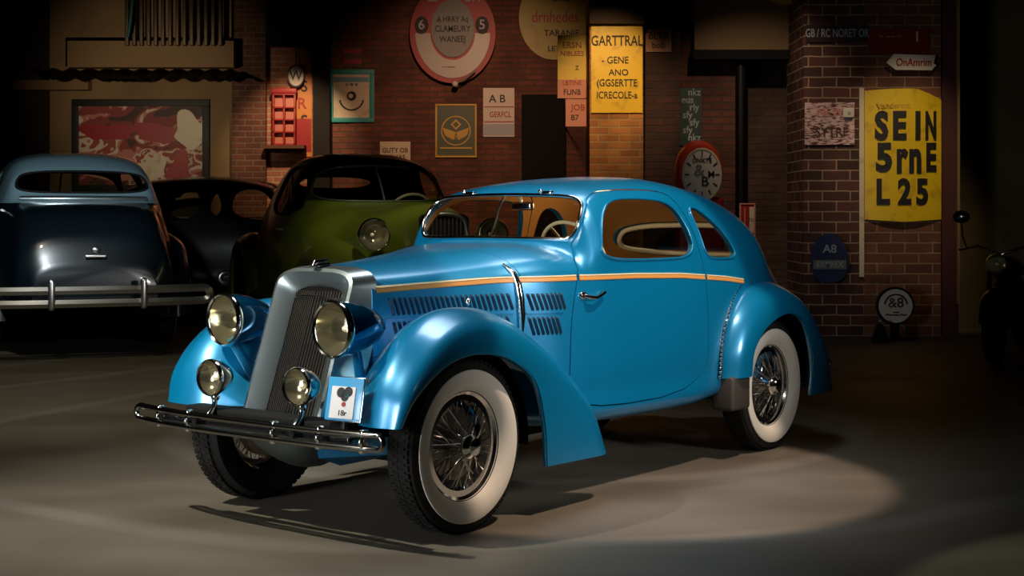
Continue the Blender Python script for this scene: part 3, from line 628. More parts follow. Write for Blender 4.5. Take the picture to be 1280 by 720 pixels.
# ------------------------------------------------------------ the blue coupe
fw = Vector((-.612, -.790, 0)).normalized(); lf = Vector((-fw.y, fw.x, 0))
car = empty('vintage_coupe', Vector((-.757, 6.567, 0))+lf*.04, math.atan2(fw.y, fw.x))
tag(car, 'bright blue vintage two door coupe with whitewall wire wheels under the spotlight', 'car')
BS = [(.16, [(0, 1.125), (.12, 1.115), (.215, 1.085), (.262, 1.045), (.275, 1.0), (.28, .8), (.27, .55), (.24, .40), (0, .37)]),
      (-.10, [(0, 1.145), (.14, 1.135), (.26, 1.105), (.32, 1.065), (.338, 1.01), (.345, .8), (.34, .55), (.31, .40), (0, .36)]),
      (-.5, [(0, 1.185), (.2, 1.172), (.345, 1.135), (.42, 1.085), (.445, 1.02), (.46, .8), (.46, .55), (.43, .38), (0, .34)]),
      (-.80, [(0, 1.210), (.26, 1.205), (.44, 1.165), (.53, 1.11), (.565, 1.03), (.59, .8), (.60, .52), (.55, .36), (0, .32)]),
      (-.975, [(0, 1.222), (.28, 1.212), (.47, 1.172), (.56, 1.11), (.595, 1.035), (.62, .8), (.63, .52), (.575, .35), (0, .31)]),
      (-1.02, [(0, 1.262), (.29, 1.25), (.485, 1.205), (.568, 1.135), (.60, 1.04), (.625, .8), (.633, .52), (.578, .35), (0, .31)]),
      (-1.082, [(0, 1.40), (.30, 1.39), (.497, 1.345), (.585, 1.19), (.608, 1.043), (.632, .8), (.64, .52), (.583, .345), (0, .31)]),
      (-1.15, [(0, 1.478), (.30, 1.465), (.495, 1.41), (.592, 1.24), (.614, 1.046), (.638, .8), (.645, .52), (.587, .345), (0, .31)]),
      (-1.31, [(0, 1.52), (.29, 1.507), (.485, 1.45), (.588, 1.27), (.62, 1.05), (.646, .8), (.65, .52), (.59, .34), (0, .31)]),
      (-1.9, [(0, 1.565), (.27, 1.55), (.455, 1.485), (.57, 1.29), (.635, 1.05), (.665, .8), (.665, .52), (.60, .335), (0, .31)]),
      (-2.4, [(0, 1.525), (.25, 1.51), (.42, 1.445), (.55, 1.26), (.62, 1.03), (.65, .8), (.645, .52), (.57, .37), (0, .33)]),
      (-2.8, [(0, 1.42), (.24, 1.405), (.415, 1.35), (.55, 1.19), (.585, .99), (.61, .78), (.60, .52), (.54, .39), (0, .35)]),
      (-3.1, [(0, 1.26), (.21, 1.245), (.36, 1.19), (.47, 1.05), (.525, .90), (.545, .72), (.54, .5), (.5, .40), (0, .37)]),
      (-3.4, [(0, 1.03), (.19, 1.015), (.32, .97), (.41, .87), (.45, .77), (.47, .65), (.465, .5), (.43, .41), (0, .38)]),
      (-3.62, [(0, .78), (.16, .77), (.27, .74), (.35, .69), (.39, .63), (.4, .56), (.4, .48), (.37, .42), (0, .39)]),
      (-3.74, [(0, .60), (.12, .595), (.2, .58), (.26, .56), (.29, .54), (.3, .51), (.3, .47), (.27, .44), (0, .42)])]
shell, glsh, bvh = shells(BS, 150, 44, M['blue'], M['tan'])
V2 = lambda L: [Vector(p) for p in L]
ws = chaikin(V2([(-.44, 1.232), (-.485, 1.245), (-.505, 1.30), (-.495, 1.385), (-.46, 1.43), (-.38, 1.448), (0, 1.458), (.38, 1.448), (.46, 1.43), (.495, 1.385), (.505, 1.30), (.485, 1.245), (.44, 1.232), (0, 1.236)]), 3)
dw = chaikin(V2([(-1.115, 1.135), (-1.135, 1.24), (-1.20, 1.36), (-1.33, 1.432), (-1.60, 1.44), (-1.88, 1.425), (-1.975, 1.34), (-2.02, 1.13), (-1.6, 1.122)]), 3)
qw = chaikin(V2([(-2.12, 1.12), (-2.11, 1.25), (-2.095, 1.395), (-2.22, 1.39), (-2.37, 1.30), (-2.46, 1.19), (-2.485, 1.11), (-2.3, 1.11)]), 3)
bw = chaikin(V2([(-.485, 1.13), (-.505, 1.20), (-.42, 1.30), (0, 1.315), (.42, 1.30), (.505, 1.20), (.485, 1.13), (0, 1.12)]), 3)
door = chaikin(V2([(-.83, .42), (-.845, .6), (-.865, .8), (-.90, .95), (-.965, 1.10), (-1.04, 1.22), (-1.09, 1.34), (-1.18, 1.44), (-1.35, 1.478), (-1.7, 1.485), (-1.95, 1.47), (-2.03, 1.35), (-2.065, 1.1), (-2.05, .8), (-2.03, .42)]), 2)
def cuts(gl=False):
    return [('windshield', prism(ws, 'x', -1.34, -.90)), ('side_window', prism(dw, 'y', .3, .9)), ('side_window', prism(dw, 'y', -.9, -.3)),
            ('quarter_window', prism(qw, 'y', .3, .9)), ('quarter_window', prism(qw, 'y', -.9, -.3)), ('rear_window', prism(bw, 'x', -3.3, -2.35))]
cc = cuts(); sh = boolean(shell, [c for _, c in cc], 'DIFFERENCE', 'shell')
for nm, c in cuts(): link(nm, boolean(glsh.copy(), [c], 'INTERSECT', nm), M['glass'], car, True)
hoodp = V2([(.30, 1.3), (.30, .74), (-.585, .74), (-.60, .9), (-.62, 1.05), (-.60, 1.3)])
def grow(P, e):
    c = sum(P, Vector((0, 0)))/len(P); out = []
    N = len(P)
    for i in range(N):
        t = (P[(i+1) % N]-P[i-1]).normalized(); nn = Vector((t.y, -t.x)); nn = nn if nn.dot(P[i]-c) > 0 else -nn; out.append(P[i]+nn*e)
    return out
hd = boolean(sh.copy(), [prism(hoodp, 'y', -.9, .9)], 'INTERSECT', 'hood')
dl = boolean(sh.copy(), [prism(door, 'y', .3, .9)], 'INTERSECT', 'door')
dr = boolean(sh.copy(), [prism(door, 'y', -.9, -.3)], 'INTERSECT', 'door')
bd = boolean(sh, [prism(grow(hoodp, .004), 'y', -.9, .9), prism(grow(door, .006), 'y', .3, .95), prism(grow(door, .006), 'y', -.95, -.3)], 'DIFFERENCE', 'body')
body = link('body', bd, None, car, True, 35); hood = link('hood', hd, None, car, True, 35)
doorL = link('door', dl, None, car, True, 35); doorR = link('door', dr, None, car, True, 35)
for o in (body, hood, doorL, doorR):
    if len(o.data.materials) < 2:
        o.data.materials.clear(); o.data.materials.append(M['blue']); o.data.materials.append(M['tan'])
trim_on(bvh, dense(ws), 'x', 1, .010, 'windshield_frame', M['chrome'], car)
tubeobj('windshield_divider', [ray_x(bvh, 0, z, 1, .0) for z in (1.24, 1.30, 1.38, 1.455)], .006, M['chrome'], car)
for s, d_ in ((1, doorL), (-1, doorR)):
    trim_on(bvh, dw, 'y', s, .006, 'window_frame', M['blue'], d_); trim_on(bvh, qw, 'y', s, .006, 'quarter_window_frame', M['blue'], car)
trim_on(bvh, bw, 'x', -1, .016, 'rear_window_frame', M['cream'], car, -.026, 10)
# windscreen hinges and wipers
for y in (-.24, .26):
    bm = bmesh.new(); q = ray_x(bvh, y, 1.46, 1, .006); bbox(bm, (0, 0, 0), (.03, .075, .02), .006); bmesh.ops.translate(bm, vec=q, verts=bm.verts); spheroid(bm, q+Vector((.01, -.03, .008)), (.012, .012, .012), 10, 8); frombm('windshield_hinge', bm, M['chrome'], car)
# stripe
def band(x0, x1, zf, hw, off, name, m, side, n=60, par=None):
    bm = bmesh.new(); R = []
    for i in range(n+1):
        x = x0+(x1-x0)*i/n; z = zf(x); row = []
        for dz, o_ in ((-hw, 0), (-hw*.7, off), (hw*.7, off), (hw, 0)):
            q = ray_y(bvh, x, z+dz, side, o_)
            row.append(bm.verts.new(q))
        R.append(row)
    for A, B in zip(R, R[1:]):
        for k in range(3): bm.faces.new((A[k], A[k+1], B[k+1], B[k]))
    return frombm(name, bm, m, par or car)
sx_, sz_ = [.14, -.1, -.5, -.95, -1.4, -1.82, -2.3, -2.6], [1.027, 1.037, 1.051, 1.051, 1.046, 1.033, 1.00, .968]
zf = lambda x: float(np.interp(-x, [-v for v in sx_], sz_))
for s in (1, -1):
    for a, b, pr in ((.14, -.595, hood), (-.61, -.93, car), (-.95, -2.055, doorL if s > 0 else doorR), (-2.075, -2.52, car)):
        band(a, b, lambda x: zf(x)-.003, .011, .005, 'stripe', M['gold'], s, par=pr)
        band(a, b, lambda x: zf(x)+.011, .004, .007, 'stripe_edge', M['cream'], s, par=pr)
# louvres
def louvers(x0, x1, z0, z1, n, side, par):
    bm = bmesh.new()
    for i in range(n):
        x = x0+(x1-x0)*(i+.5)/n; w_ = .0105
        for (dz0, dz1) in ((0, 1),):
            P = []
            for t in (0, .12, .88, 1):
                z = z0+(z1-z0)*t; sl = (t-.5)*.022; k = 0 if t in (0, 1) else 1
                P.append((ray_y(bvh, x+sl+w_*.7, z, side, .0006), ray_y(bvh, x+sl-.004, z, side, .0006+.010*k), ray_y(bvh, x+sl-w_, z, side, .0007)))
            V = [[bm.verts.new(q) for q in r_] for r_ in P]
            for A, B in zip(V, V[1:]):
                f = bm.faces.new((A[0], A[1], B[1], B[0])); f.material_index = 1
                f = bm.faces.new((A[1], A[2], B[2], B[1])); f.material_index = 0
    return frombm('louvers', bm, [M['blue'], M['slot_shade']], par, False)
for s in (1, -1):
    louvers(.08, -.57, .912, .99, 24, s, hood); louvers(-.64, -.835, .905, .985, 8, s, car)
    louvers(.06, -.56, .80, .885, 23, s, hood); louvers(-.64, -.80, .79, .875, 7, s, car)
    for z in (.898,): band(.10, -.57, lambda x: z, .005, .006, 'hood_rib', M['blue'], s, par=hood); band(-.63, -.82, lambda x: z-.004, .005, .006, 'hood_rib', M['blue'], s)
    # chrome blade down the hood side
    P = [ray_y(bvh, x, z, s, .008) for x, z in ((-.575, 1.118), (-.59, 1.08), (-.60, 1.03), (-.605, .96), (-.605, .88), (-.60, .81))]
    bm = bmesh.new(); tube(bm, P, [.004, .012, .017, .019, .018, .012], 10); frombm('hood_blade', bm, M['chrome'], car)
    q = ray_y(bvh, -.33, .955, s, .012); bm = bmesh.new(); spheroid(bm, q, (.014, .012, .02), 14, 10); frombm('hood_latch', bm, M['chrome'], hood)
    # door handle
    q = ray_y(bvh, -.965, .965, s, .0); d_ = doorL if s > 0 else doorR
    bm = bmesh.new(); spheroid(bm, q, (.03, .014, .02), 16, 10); tube(bm, [q+Vector((.0, .012*s, 0)), q+Vector((-.015, .032*s, -.008)), q+Vector((-.06, .036*s, -.012)), q+Vector((-.11, .034*s, 0)), q+Vector((-.14, .03*s, .012))], [.010, .011, .009, .008, .010], 10); frombm('door_handle', bm, M['chrome'], d_)
# fenders
for s in (1, -1):
    fender(FR, 'front_fender', M['blue'], car, s, n1=80, n2=48)
    fender(RR, 'rear_fender', M['blue'], car, s, n1=72, n2=44)
    # beaded chrome welt along the front edge of the rear fender
    bm = bmesh.new(); P = catmull([(-2.50, .60, .955), (-2.38, .62, .88), (-2.26, .645, .76), (-2.20, .655, .62), (-2.18, .655, .47)], 26)
    tube(bm, [(x+.014, (y+.012)*s, z) for x, y, z in P], .008, 6)
    for x, y, z in P: spheroid(bm, (x+.018, (y+.022)*s, z), (.010, .010, .010), 8, 6)
    frombm('beaded_welt', bm, M['chrome'], car)
    bm = bmesh.new(); bbox(bm, (-2.30, .665*s, .375), (.20, .14, .19), .02); frombm('stone_guard', bm, M['guard'], car)
    for (cx, cz) in ((0, .37), (-2.76, .37)):   # dark inner arch
        bm = bmesh.new(); N = 28; R = []; hr = .40
        a0, a1 = (.38, PI+.1) if cx == 0 else (-.05, PI+.05)
        for i in range(N+1):
            a = a0+(a1-a0)*i/N; R.append([bm.verts.new((cx+hr*math.cos(a), y*s, cz+(hr+.015)*math.sin(a))) for y in (.36, .70)])
        for A, B in zip(R, R[1:]): bm.faces.new((A[0], A[1], B[1], B[0]))
        c0 = bm.verts.new((cx, .36*s, cz))
        for A, B in zip(R, R[1:]): bm.faces.new((A[0], B[0], c0))
        bmesh.ops.solidify(bm, geom=bm.faces, thickness=.006); frombm('wheel_arch', bm, M['matte'], car)
for (x, s) in ((0, 1), (-2.76, 1), (0, -1), (-2.76, -1)): wheel(car, (x, .69*s, .37), s)
for x in (0, -2.76): tubeobj('axle', [(x, -.6, .37), (x, .6, .37)], .035, M['iron'], car, 12)
box('chassis', (-1.6, 0, .33), (3.5, .8, .08), M['matte'], car, .02)
# grille shell
def gx(z): return .46-(z-.42)*.355       # face slope
def gring(hw, zt, zb, dx, topr, n=12, zoff=0):
    """outline points of the shell at inset: top arc, straight sides"""
    P = []
    P.append((gx(zb)+dx, -hw, zb))
    for i in range(5): z = zb+(zt-topr-zb)*(i+1)/6; P.append((gx(z)+dx, -hw*(1+.0*i), z))
    for i in range(n+1):
        a = PI-PI*i/n; y = hw*math.copysign(abs(math.cos(a))**.55, math.cos(a)); z = zt-topr+topr*abs(math.sin(a))**.8; P.append((gx(z)+dx, y, z))
    for i in range(5): z = zb+(zt-topr-zb)*(5-i)/6; P.append((gx(z)+dx, hw, z))
    P.append((gx(zb)+dx, hw, zb)); return P
bm = bmesh.new()
rings = [gring(.150, 1.035, .455, -.045, .05), gring(.158, 1.045, .455, -.035, .055), gring(.225, 1.105, .455, .012, .075), gring(.238, 1.118, .455, .008, .08), gring(.243, 1.122, .455, -.01, .085)]
back = [(min(.135, x) if z > .9 else x-.16, y*(1.14 if z > .6 else 1.04), z+(.0 if z < 1.05 else .005)) for x, y, z in gring(.243, 1.122, .455, -.01, .085)]
rings.append(back); VV = [[bm.verts.new(p) for p in R] for R in rings]
for A, B in zip(VV, VV[1:]):
    for i in range(len(A)-1): bm.faces.new((A[i], A[i+1], B[i+1], B[i]))
bmesh.ops.recalc_face_normals(bm, faces=bm.faces)
link('grille_shell', solid(bm, .004, 0), M['steel'], car, True, 35)
bm = bmesh.new()   # dark backing
z0, z1 = .44, 1.03
f = [bm.verts.new((gx(z)-.055+b, y, z)) for y, z, b in ((-.155, z0, 0), (0, z0, .03), (.155, z0, 0), (.155, z1, 0), (0, z1+.01, .03), (-.155, z1, 0))]
bm.faces.new((f[0], f[1], f[4], f[5])); bm.faces.new((f[1], f[2], f[3], f[4])); bmesh.ops.solidify(bm, geom=bm.faces, thickness=.01); grille = frombm('grille', bm, M['matte'], car)
slatm = mat('grille_slat', (.26, .24, .20), .3, 1)
for i in range(21):
    y = -.144+.288*i/20; b = .03*(1-abs(y)/.155)
    bm = bmesh.new(); tube(bm, [(gx(z)-.042+b, y, z) for z in (z0+.01, z1-.012)], .0015, 5); frombm('grille_slat', bm, slatm, grille)
bm = bmesh.new(); tube(bm, catmull([(gx(.995)-.028, -.15, .985), (gx(1.0)+.0, 0, 1.0), (gx(.995)-.028, .15, .985)], 14), .0035, 6); frombm('grille_crossbar', bm, M['chrome'], grille)
bm = bmesh.new(); bbox(bm, (.205, -.0, 1.135), (.09, .05, .018), .008); tube(bm, [(.25, 0, 1.13), (.24, 0, 1.15), (.16, 0, 1.155)], .007, 8); frombm('radiator_cap', bm, M['black'], car)
# headlights
def headlight(name, x, y, z, R, L, par, m, tilt=0):
    T = Matrix.Translation((x, y, z)) @ Matrix.Rotation(tilt, 4, 'Z') @ Matrix.Rotation(PI/2, 4, 'Y')
    def mk(nm, prof, mm, pr): bm = bmesh.new(); lathe(bm, prof, 40, T); return frombm(nm, bm, mm, pr, True, 50)
    b = mk(name, [(R, 0), (R*1.0, -.02), (R*.97, -L*.25), (R*.86, -L*.5), (R*.62, -L*.78), (R*.32, -L*.95), (0, -L)], m, par)
    mk('bezel', [(R*.93, .012), (R*.98, .018), (R*1.05, .008), (R*1.06, -.006), (R*1.02, -.016), (R*.98, -.01)], M['chrome'], b)
    mk('reflector', [(R*.93, .004), (R*.75, -L*.22), (R*.45, -L*.36), (R*.12, -L*.42), (0, -L*.42)], M['lens'], b)
    mk('lens', [(R*.94, .01), (R*.7, .022), (R*.35, .03), (0, .033)], M['lampglass'], b)
    bm = bmesh.new(); spheroid(bm, T @ Vector((0, 0, -L*.25)), (.018, .014, .014), 12, 8); frombm('bulb', bm, M['white'], b)
    return b
for s in (1, -1):
    x = .51 if s > 0 else .42
    headlight('headlight', x, .385*s, .885, .115, .27, car, M['gloss'], math.radians(-5))
    bm = bmesh.new(); tube(bm, [(.38, .39*s, .80), (.33, .36*s, .70), (.28, .33*s, .60)], [.02, .022, .03], 10); frombm('headlight_bracket', bm, M['blue'], car)
    yf = .24 if s > 0 else -.30
    headlight('fog_lamp', .57, yf, .645, .078, .11, car, M['chrome'])
    bm = bmesh.new(); tube(bm, [(.545, yf, .57), (.55, yf, .52), (.60, yf, .46)], [.014, .012, .02], 10); spheroid(bm, (.545, yf, .56), (.02, .02, .02), 12, 8); frombm('fog_lamp_stem', bm, M['chrome'], car)
# front splash panel and aprons
bm = bmesh.new(); bbox(bm, (.50, 0, .475), (.10, 1.0, .07), .015); frombm('splash_panel', bm, M['matte'], car)
bm = bmesh.new(); NA, NB = 20, 10; R = []
for i in range(NA+1):
    u = i/NA; a = PI*u; row = []
    for j in range(NB+1):
        v_ = j/NB; y = -.27+.56*u; dep = (.21*math.sin(a)**.6)*(1-.0*v_); x = .52-.30*v_**1.5*1.0+.04*math.sin(a)
        row.append(bm.verts.new((x-.0*v_, y*(1-.15*v_), .46-dep*math.sin(v_*PI/2)-.0)))
    R.append(row)
for A, B in zip(R, R[1:]):
    for k in range(NB): bm.faces.new((A[k], A[k+1], B[k+1], B[k]))
bmesh.ops.solidify(bm, geom=bm.faces, thickness=.006); frombm('front_apron', bm, M['steel'], car)
bm = bmesh.new(); R = []
for i in range(13):
    u = i/12; x = .36-.2*u; y = .18+.36*u; R.append([bm.verts.new((x+.06, y, .42)), bm.verts.new((x+.03, y, .35-.03*(1-u))), bm.verts.new((x-.1, y, .27+.09*u))])
for A, B in zip(R, R[1:]):
    for k in (0, 1): bm.faces.new((A[k], A[k+1], B[k+1], B[k]))
bmesh.ops.solidify(bm, geom=bm.faces, thickness=.006); frombm('side_apron', bm, M['blue'], car)
# front bumper: flattened hairpin
def bumper(name, x, z, hw, par, m, h=.075, bar=.02, curve=.07, sgn=1, th=.012):
    P = []
    N = 30
    def bx(y): return x - sgn*curve*(abs(y)/hw)**3
    for i in range(N+1): y = -hw+2*hw*i/N; P.append((bx(y), y, z+h/2))
    for k in range(1, 6): a = PI/2-PI*k/6; P.append((bx(hw), hw+h/2*math.cos(a), z+h/2*math.sin(a)))
    for i in range(N+1): y = hw-2*hw*i/N; P.append((bx(y), y, z-h/2))
    for k in range(1, 6): a = -PI/2-PI*k/6; P.append((bx(-hw), -hw+h/2*math.cos(a), z+h/2*math.sin(a)))
    bm = bmesh.new(); R = []; NP = len(P)
    for i, p in enumerate(P):
        a = Vector(P[i-1]); b = Vector(P[(i+1) % NP]); t = (b-a).normalized(); nx = Vector((1, 0, 0)); sd = t.cross(nx).normalized()
        R.append([bm.verts.new(Vector(p)+nx*u+sd*v) for u, v in ((th, bar*.6), (th*1.3, 0), (th, -bar*.6), (0, -bar), (-th, 0), (0, bar))])
    for A, B in zip(R, R[1:]+R[:1]):
        for k in range(6): bm.faces.new((A[k], A[(k+1) % 6], B[(k+1) % 6], B[k]))
    return frombm(name, bm, m, par, True, 50)
bmp = bumper('front_bumper', .67, .465, .73, car, M['dkchrome'], .056, .014, .06)
for y in (-.56, -.34, .20, .45, .66):
    bm = bmesh.new(); bbox(bm, (.665-.06*abs(y/.73)**3, y, .465), (.035, .026, .095), .008)
    spheroid(bm, (.683-.06*abs(y/.73)**3, y, .465), (.009, .011, .011), 12, 8)
    frombm('bumper_clamp', bm, M['chrome'], bmp)

for y in (-.30, .30): tubeobj('bumper_bracket', [(.665, y, .465), (.6, y, .46), (.35, y*.95, .42)], .016, M['iron'], car, 8)
box('bumper_crossbar', (.60, 0, .455), (.03, 1.15, .035), M['black'], car, .008)
bumper('rear_bumper', -3.68, .42, .60, car, M['chrome'], .05, .016, .05, -1)
for y in (-.3, .3): tubeobj('bumper_bracket', [(-3.68, y, .42), (-3.5, y, .42)], .014, M['iron'], car, 8)
# club plate
pl = empty('tmp', (0, 0, 0)); bpy.data.objects.remove(pl)
def plate():
    T = Matrix.Translation((.54, .48, .61)) @ Matrix.Rotation(math.radians(8), 4, 'Z') @ Matrix.Rotation(math.radians(-12), 4, 'Y') @ Matrix.Rotation(PI/2, 4, 'Z')
    def q(nm, w, h, y, m, par, cx=0, cz=0, bev=.004): bm = bmesh.new(); bbox(bm, (cx, y, cz), (w, .006, h), 0 if bev == 0 else .0025); bmesh.ops.transform(bm, matrix=T, verts=bm.verts); return frombm(nm, bm, m, par)
    b = q('club_plate', .175, .175, 0, mat('plate_blue', (.05, .32, .62), .35, 0, .5), car)
    q('plate_rim', .182, .182, .004, M['chrome'], b)
    q('plate_field', .12, .13, -.004, mat('plate_white', (.66, .66, .66), .5), b, -.005, -.015)
    def blob(nm, cx, cz, r_, m): bm = bmesh.new(); lathe(bm, [(0, 0), (r_, 0), (r_, .002), (0, .002)], 20, T @ Matrix.Translation((cx, -.0075, cz)) @ Matrix.Rotation(PI/2, 4, 'X')); frombm(nm, bm, m, b)
    blob('dark_mark', -.015, .025, .021, C['ink']); blob('dark_mark', .02, .03, .020, C['ink']); blob('dark_mark', .005, .008, .018, C['ink']); blob('pale_mark', .012, .018, .010, C['teal'])
    blob('red_mark', .004, -.022, .010, C['red']); o = text('18r', .032, C['ink'], b, (0, 0, 0), ext=.001); o.data.transform(T @ Matrix.Translation((0, -.008, -.058)))
    q('plate_stem', .02, .10, .012, M['iron'], b, 0, -.11)
plate()
# cabin
def seat(x, y, w):
    bm = bmesh.new(); bbox(bm, (x, y, .58), (.5, w, .16), .05); s0 = frombm('seat_cushion', bm, M['brownleather'], car)
    bm = bmesh.new(); bbox(bm, (0, 0, 0), (.13, w, .5), .05, Matrix.Translation((x-.3, y, .82)) @ Matrix.Rotation(math.radians(-14), 4, 'Y')); frombm('seat_back', bm, M['brownleather'], car)
seat(-1.62, .29, .5); seat(-1.62, -.29, .5); seat(-2.35, 0, .95)
box('dashboard', (-1.12, 0, 1.07), (.10, 1.02, .20), M['brownleather'], car, .03)
c0 = Vector((-1.33, .29, 1.15)); nrm = Vector((-1, 0, .55)).normalized(); u_ = Vector((0, 1, 0)); v_ = nrm.cross(u_)
stw = tubeobj('steering_wheel', [c0+(u_*math.cos(a)+v_*math.sin(a))*.19 for a in np.linspace(0, 2*PI, 40, endpoint=False)], .010, M['cream'], car, 8, True)
for a in (0, 2.09, 4.19): tubeobj('steering_spoke', [c0, c0+(u_*math.cos(a)+v_*math.sin(a))*.19], .006, M['chrome'], stw)
tubeobj('steering_column', [c0, c0-nrm*.35], .015, M['black'], stw)
bm = bmesh.new(); bbox(bm, (-1.25, .02, 1.40), (.03, .13, .045), .01); tube(bm, [(-1.24, .02, 1.42), (-1.22, .02, 1.47)], .006, 8); frombm('rear_view_mirror', bm, M['chrome'], car)
ld = bpy.data.lights.new('cabin_fill', 'POINT'); ld.energy = 4; ld.color = (1, .72, .40); ld.shadow_soft_size = .08  # added light that brightens the cabin lining
lo = bpy.data.objects.new('cabin_fill', ld); COL.objects.link(lo); lo.parent = car; lo.location = (-2.0, 0, 1.42)
bm = bmesh.new(); lathe(bm, [(0, -.012), (.04, -.01), (.05, 0), (0, .002)], 24, Matrix.Translation((-2.0, 0, 1.52))); frombm('added_dome_disc', bm, M['cream'], car)  # disc added under the roof to go with the cabin light

# ------------------------------------------------------------ parked cars behind
def sedan_st(kind):
    e = .17 if kind == 'coupe' else 0
    A = [(.62, [(0, .98+e), (.10, .97+e), (.17, .93+e), (.20, .85+e*.8), (.21, .75), (.21, .62), (.20, .48), (.17, .40), (0, .38)]),
         (.2, [(0, 1.12+e*.5), (.15, 1.10+e*.5), (.27, 1.03+e*.5), (.33, .93+e*.5), (.36, .8), (.37, .65), (.37, .5), (.33, .4), (0, .38)]),
         (-.5, [(0, 1.18), (.2, 1.16), (.38, 1.09), (.47, .98), (.52, .85), (.56, .65), (.57, .5), (.52, .4), (0, .36)]),
         (-.9, [(0, 1.22), (.3, 1.2), (.5, 1.14), (.62, 1.05), (.68, .95), (.72, .7), (.72, .5), (.68, .4), (0, .36)]),
         (-1.1, [(0, 1.42), (.3, 1.38), (.48, 1.28), (.61, 1.14), (.70, 1.0), (.76, .75), (.76, .5), (.71, .39), (0, .35)]),
         (-1.35, [(0, 1.6), (.3, 1.58), (.5, 1.5), (.63, 1.3), (.73, 1.05), (.79, .8), (.79, .5), (.74, .38), (0, .35)])]
    if kind == 'sedan':
        A += [(-2.1, [(0, 1.68), (.32, 1.665), (.54, 1.58), (.66, 1.34), (.75, 1.06), (.81, .8), (.81, .5), (.76, .38), (0, .35)]),
              (-2.75, [(0, 1.64), (.32, 1.62), (.53, 1.55), (.65, 1.32), (.73, 1.06), (.79, .8), (.79, .5), (.74, .38), (0, .35)]),
              (-3.1, [(0, 1.50), (.32, 1.49), (.52, 1.45), (.62, 1.27), (.69, 1.05), (.75, .8), (.75, .5), (.7, .38), (0, .36)]),
              (-3.3, [(0, 1.27), (.32, 1.26), (.52, 1.24), (.60, 1.15), (.65, 1.0), (.71, .8), (.71, .5), (.66, .38), (0, .36)]),
              (-3.75, [(0, 1.17), (.3, 1.16), (.48, 1.12), (.56, 1.03), (.6, .9), (.64, .7), (.64, .5), (.58, .4), (0, .38)]),
              (-4.05, [(0, .98), (.28, .97), (.44, .93), (.52, .85), (.56, .75), (.58, .62), (.58, .5), (.52, .42), (0, .4)]),
              (-4.15, [(0, .72), (.2, .71), (.34, .69), (.42, .65), (.46, .6), (.47, .55), (.47, .5), (.42, .46), (0, .44)])]
    else:
        A += [(-1.9, [(0, 1.66), (.32, 1.64), (.53, 1.55), (.65, 1.32), (.75, 1.06), (.81, .8), (.81, .5), (.76, .38), (0, .35)]),
              (-2.4, [(0, 1.58), (.31, 1.56), (.51, 1.48), (.63, 1.28), (.72, 1.05), (.79, .8), (.79, .5), (.74, .38), (0, .35)]),
              (-2.8, [(0, 1.34), (.3, 1.32), (.48, 1.26), (.59, 1.15), (.67, 1.0), (.73, .8), (.73, .5), (.68, .38), (0, .36)]),
              (-3.3, [(0, 1.15), (.28, 1.13), (.45, 1.08), (.54, .98), (.6, .85), (.63, .7), (.63, .5), (.58, .4), (0, .38)]),
              (-3.8, [(0, .72), (.2, .71), (.34, .69), (.42, .65), (.46, .6), (.47, .55), (.47, .5), (.42, .46), (0, .44)])]
    return A
def two_tone(name, a, b, z):
    m = a.copy(); m.name = name+'_two_tone'; n, l, p = nt(m); tc = n.new('ShaderNodeTexCoord'); sx = n.new('ShaderNodeSeparateXYZ'); l.new(tc.outputs['Object'], sx.inputs[0])
    def st(sock, op, v): q = n.new('ShaderNodeMath'); q.operation = op; q.inputs[1].default_value = v; l.new(sock, q.inputs[0]); return q.outputs[0]
    q = n.new('ShaderNodeMath'); q.operation = 'MULTIPLY'; l.new(st(sx.outputs[2], 'GREATER_THAN', z), q.inputs[0]); l.new(st(sx.outputs[0], 'LESS_THAN', -.97), q.inputs[1])
    mx = n.new('ShaderNodeMixRGB'); l.new(q.outputs[0], mx.inputs[0]); mx.inputs[1].default_value = a.node_tree.nodes['Principled BSDF'].inputs['Base Color'].default_value
    mx.inputs[2].default_value = b.node_tree.nodes['Principled BSDF'].inputs['Base Color'].default_value; l.new(mx.outputs[0], p.inputs['Base Color'])
    mr = n.new('ShaderNodeMapRange'); l.new(q.outputs[0], mr.inputs[0]); mr.inputs[3].default_value = p.inputs['Roughness'].default_value; mr.inputs[4].default_value = .4; l.new(mr.outputs[0], p.inputs['Roughness'])
    return m
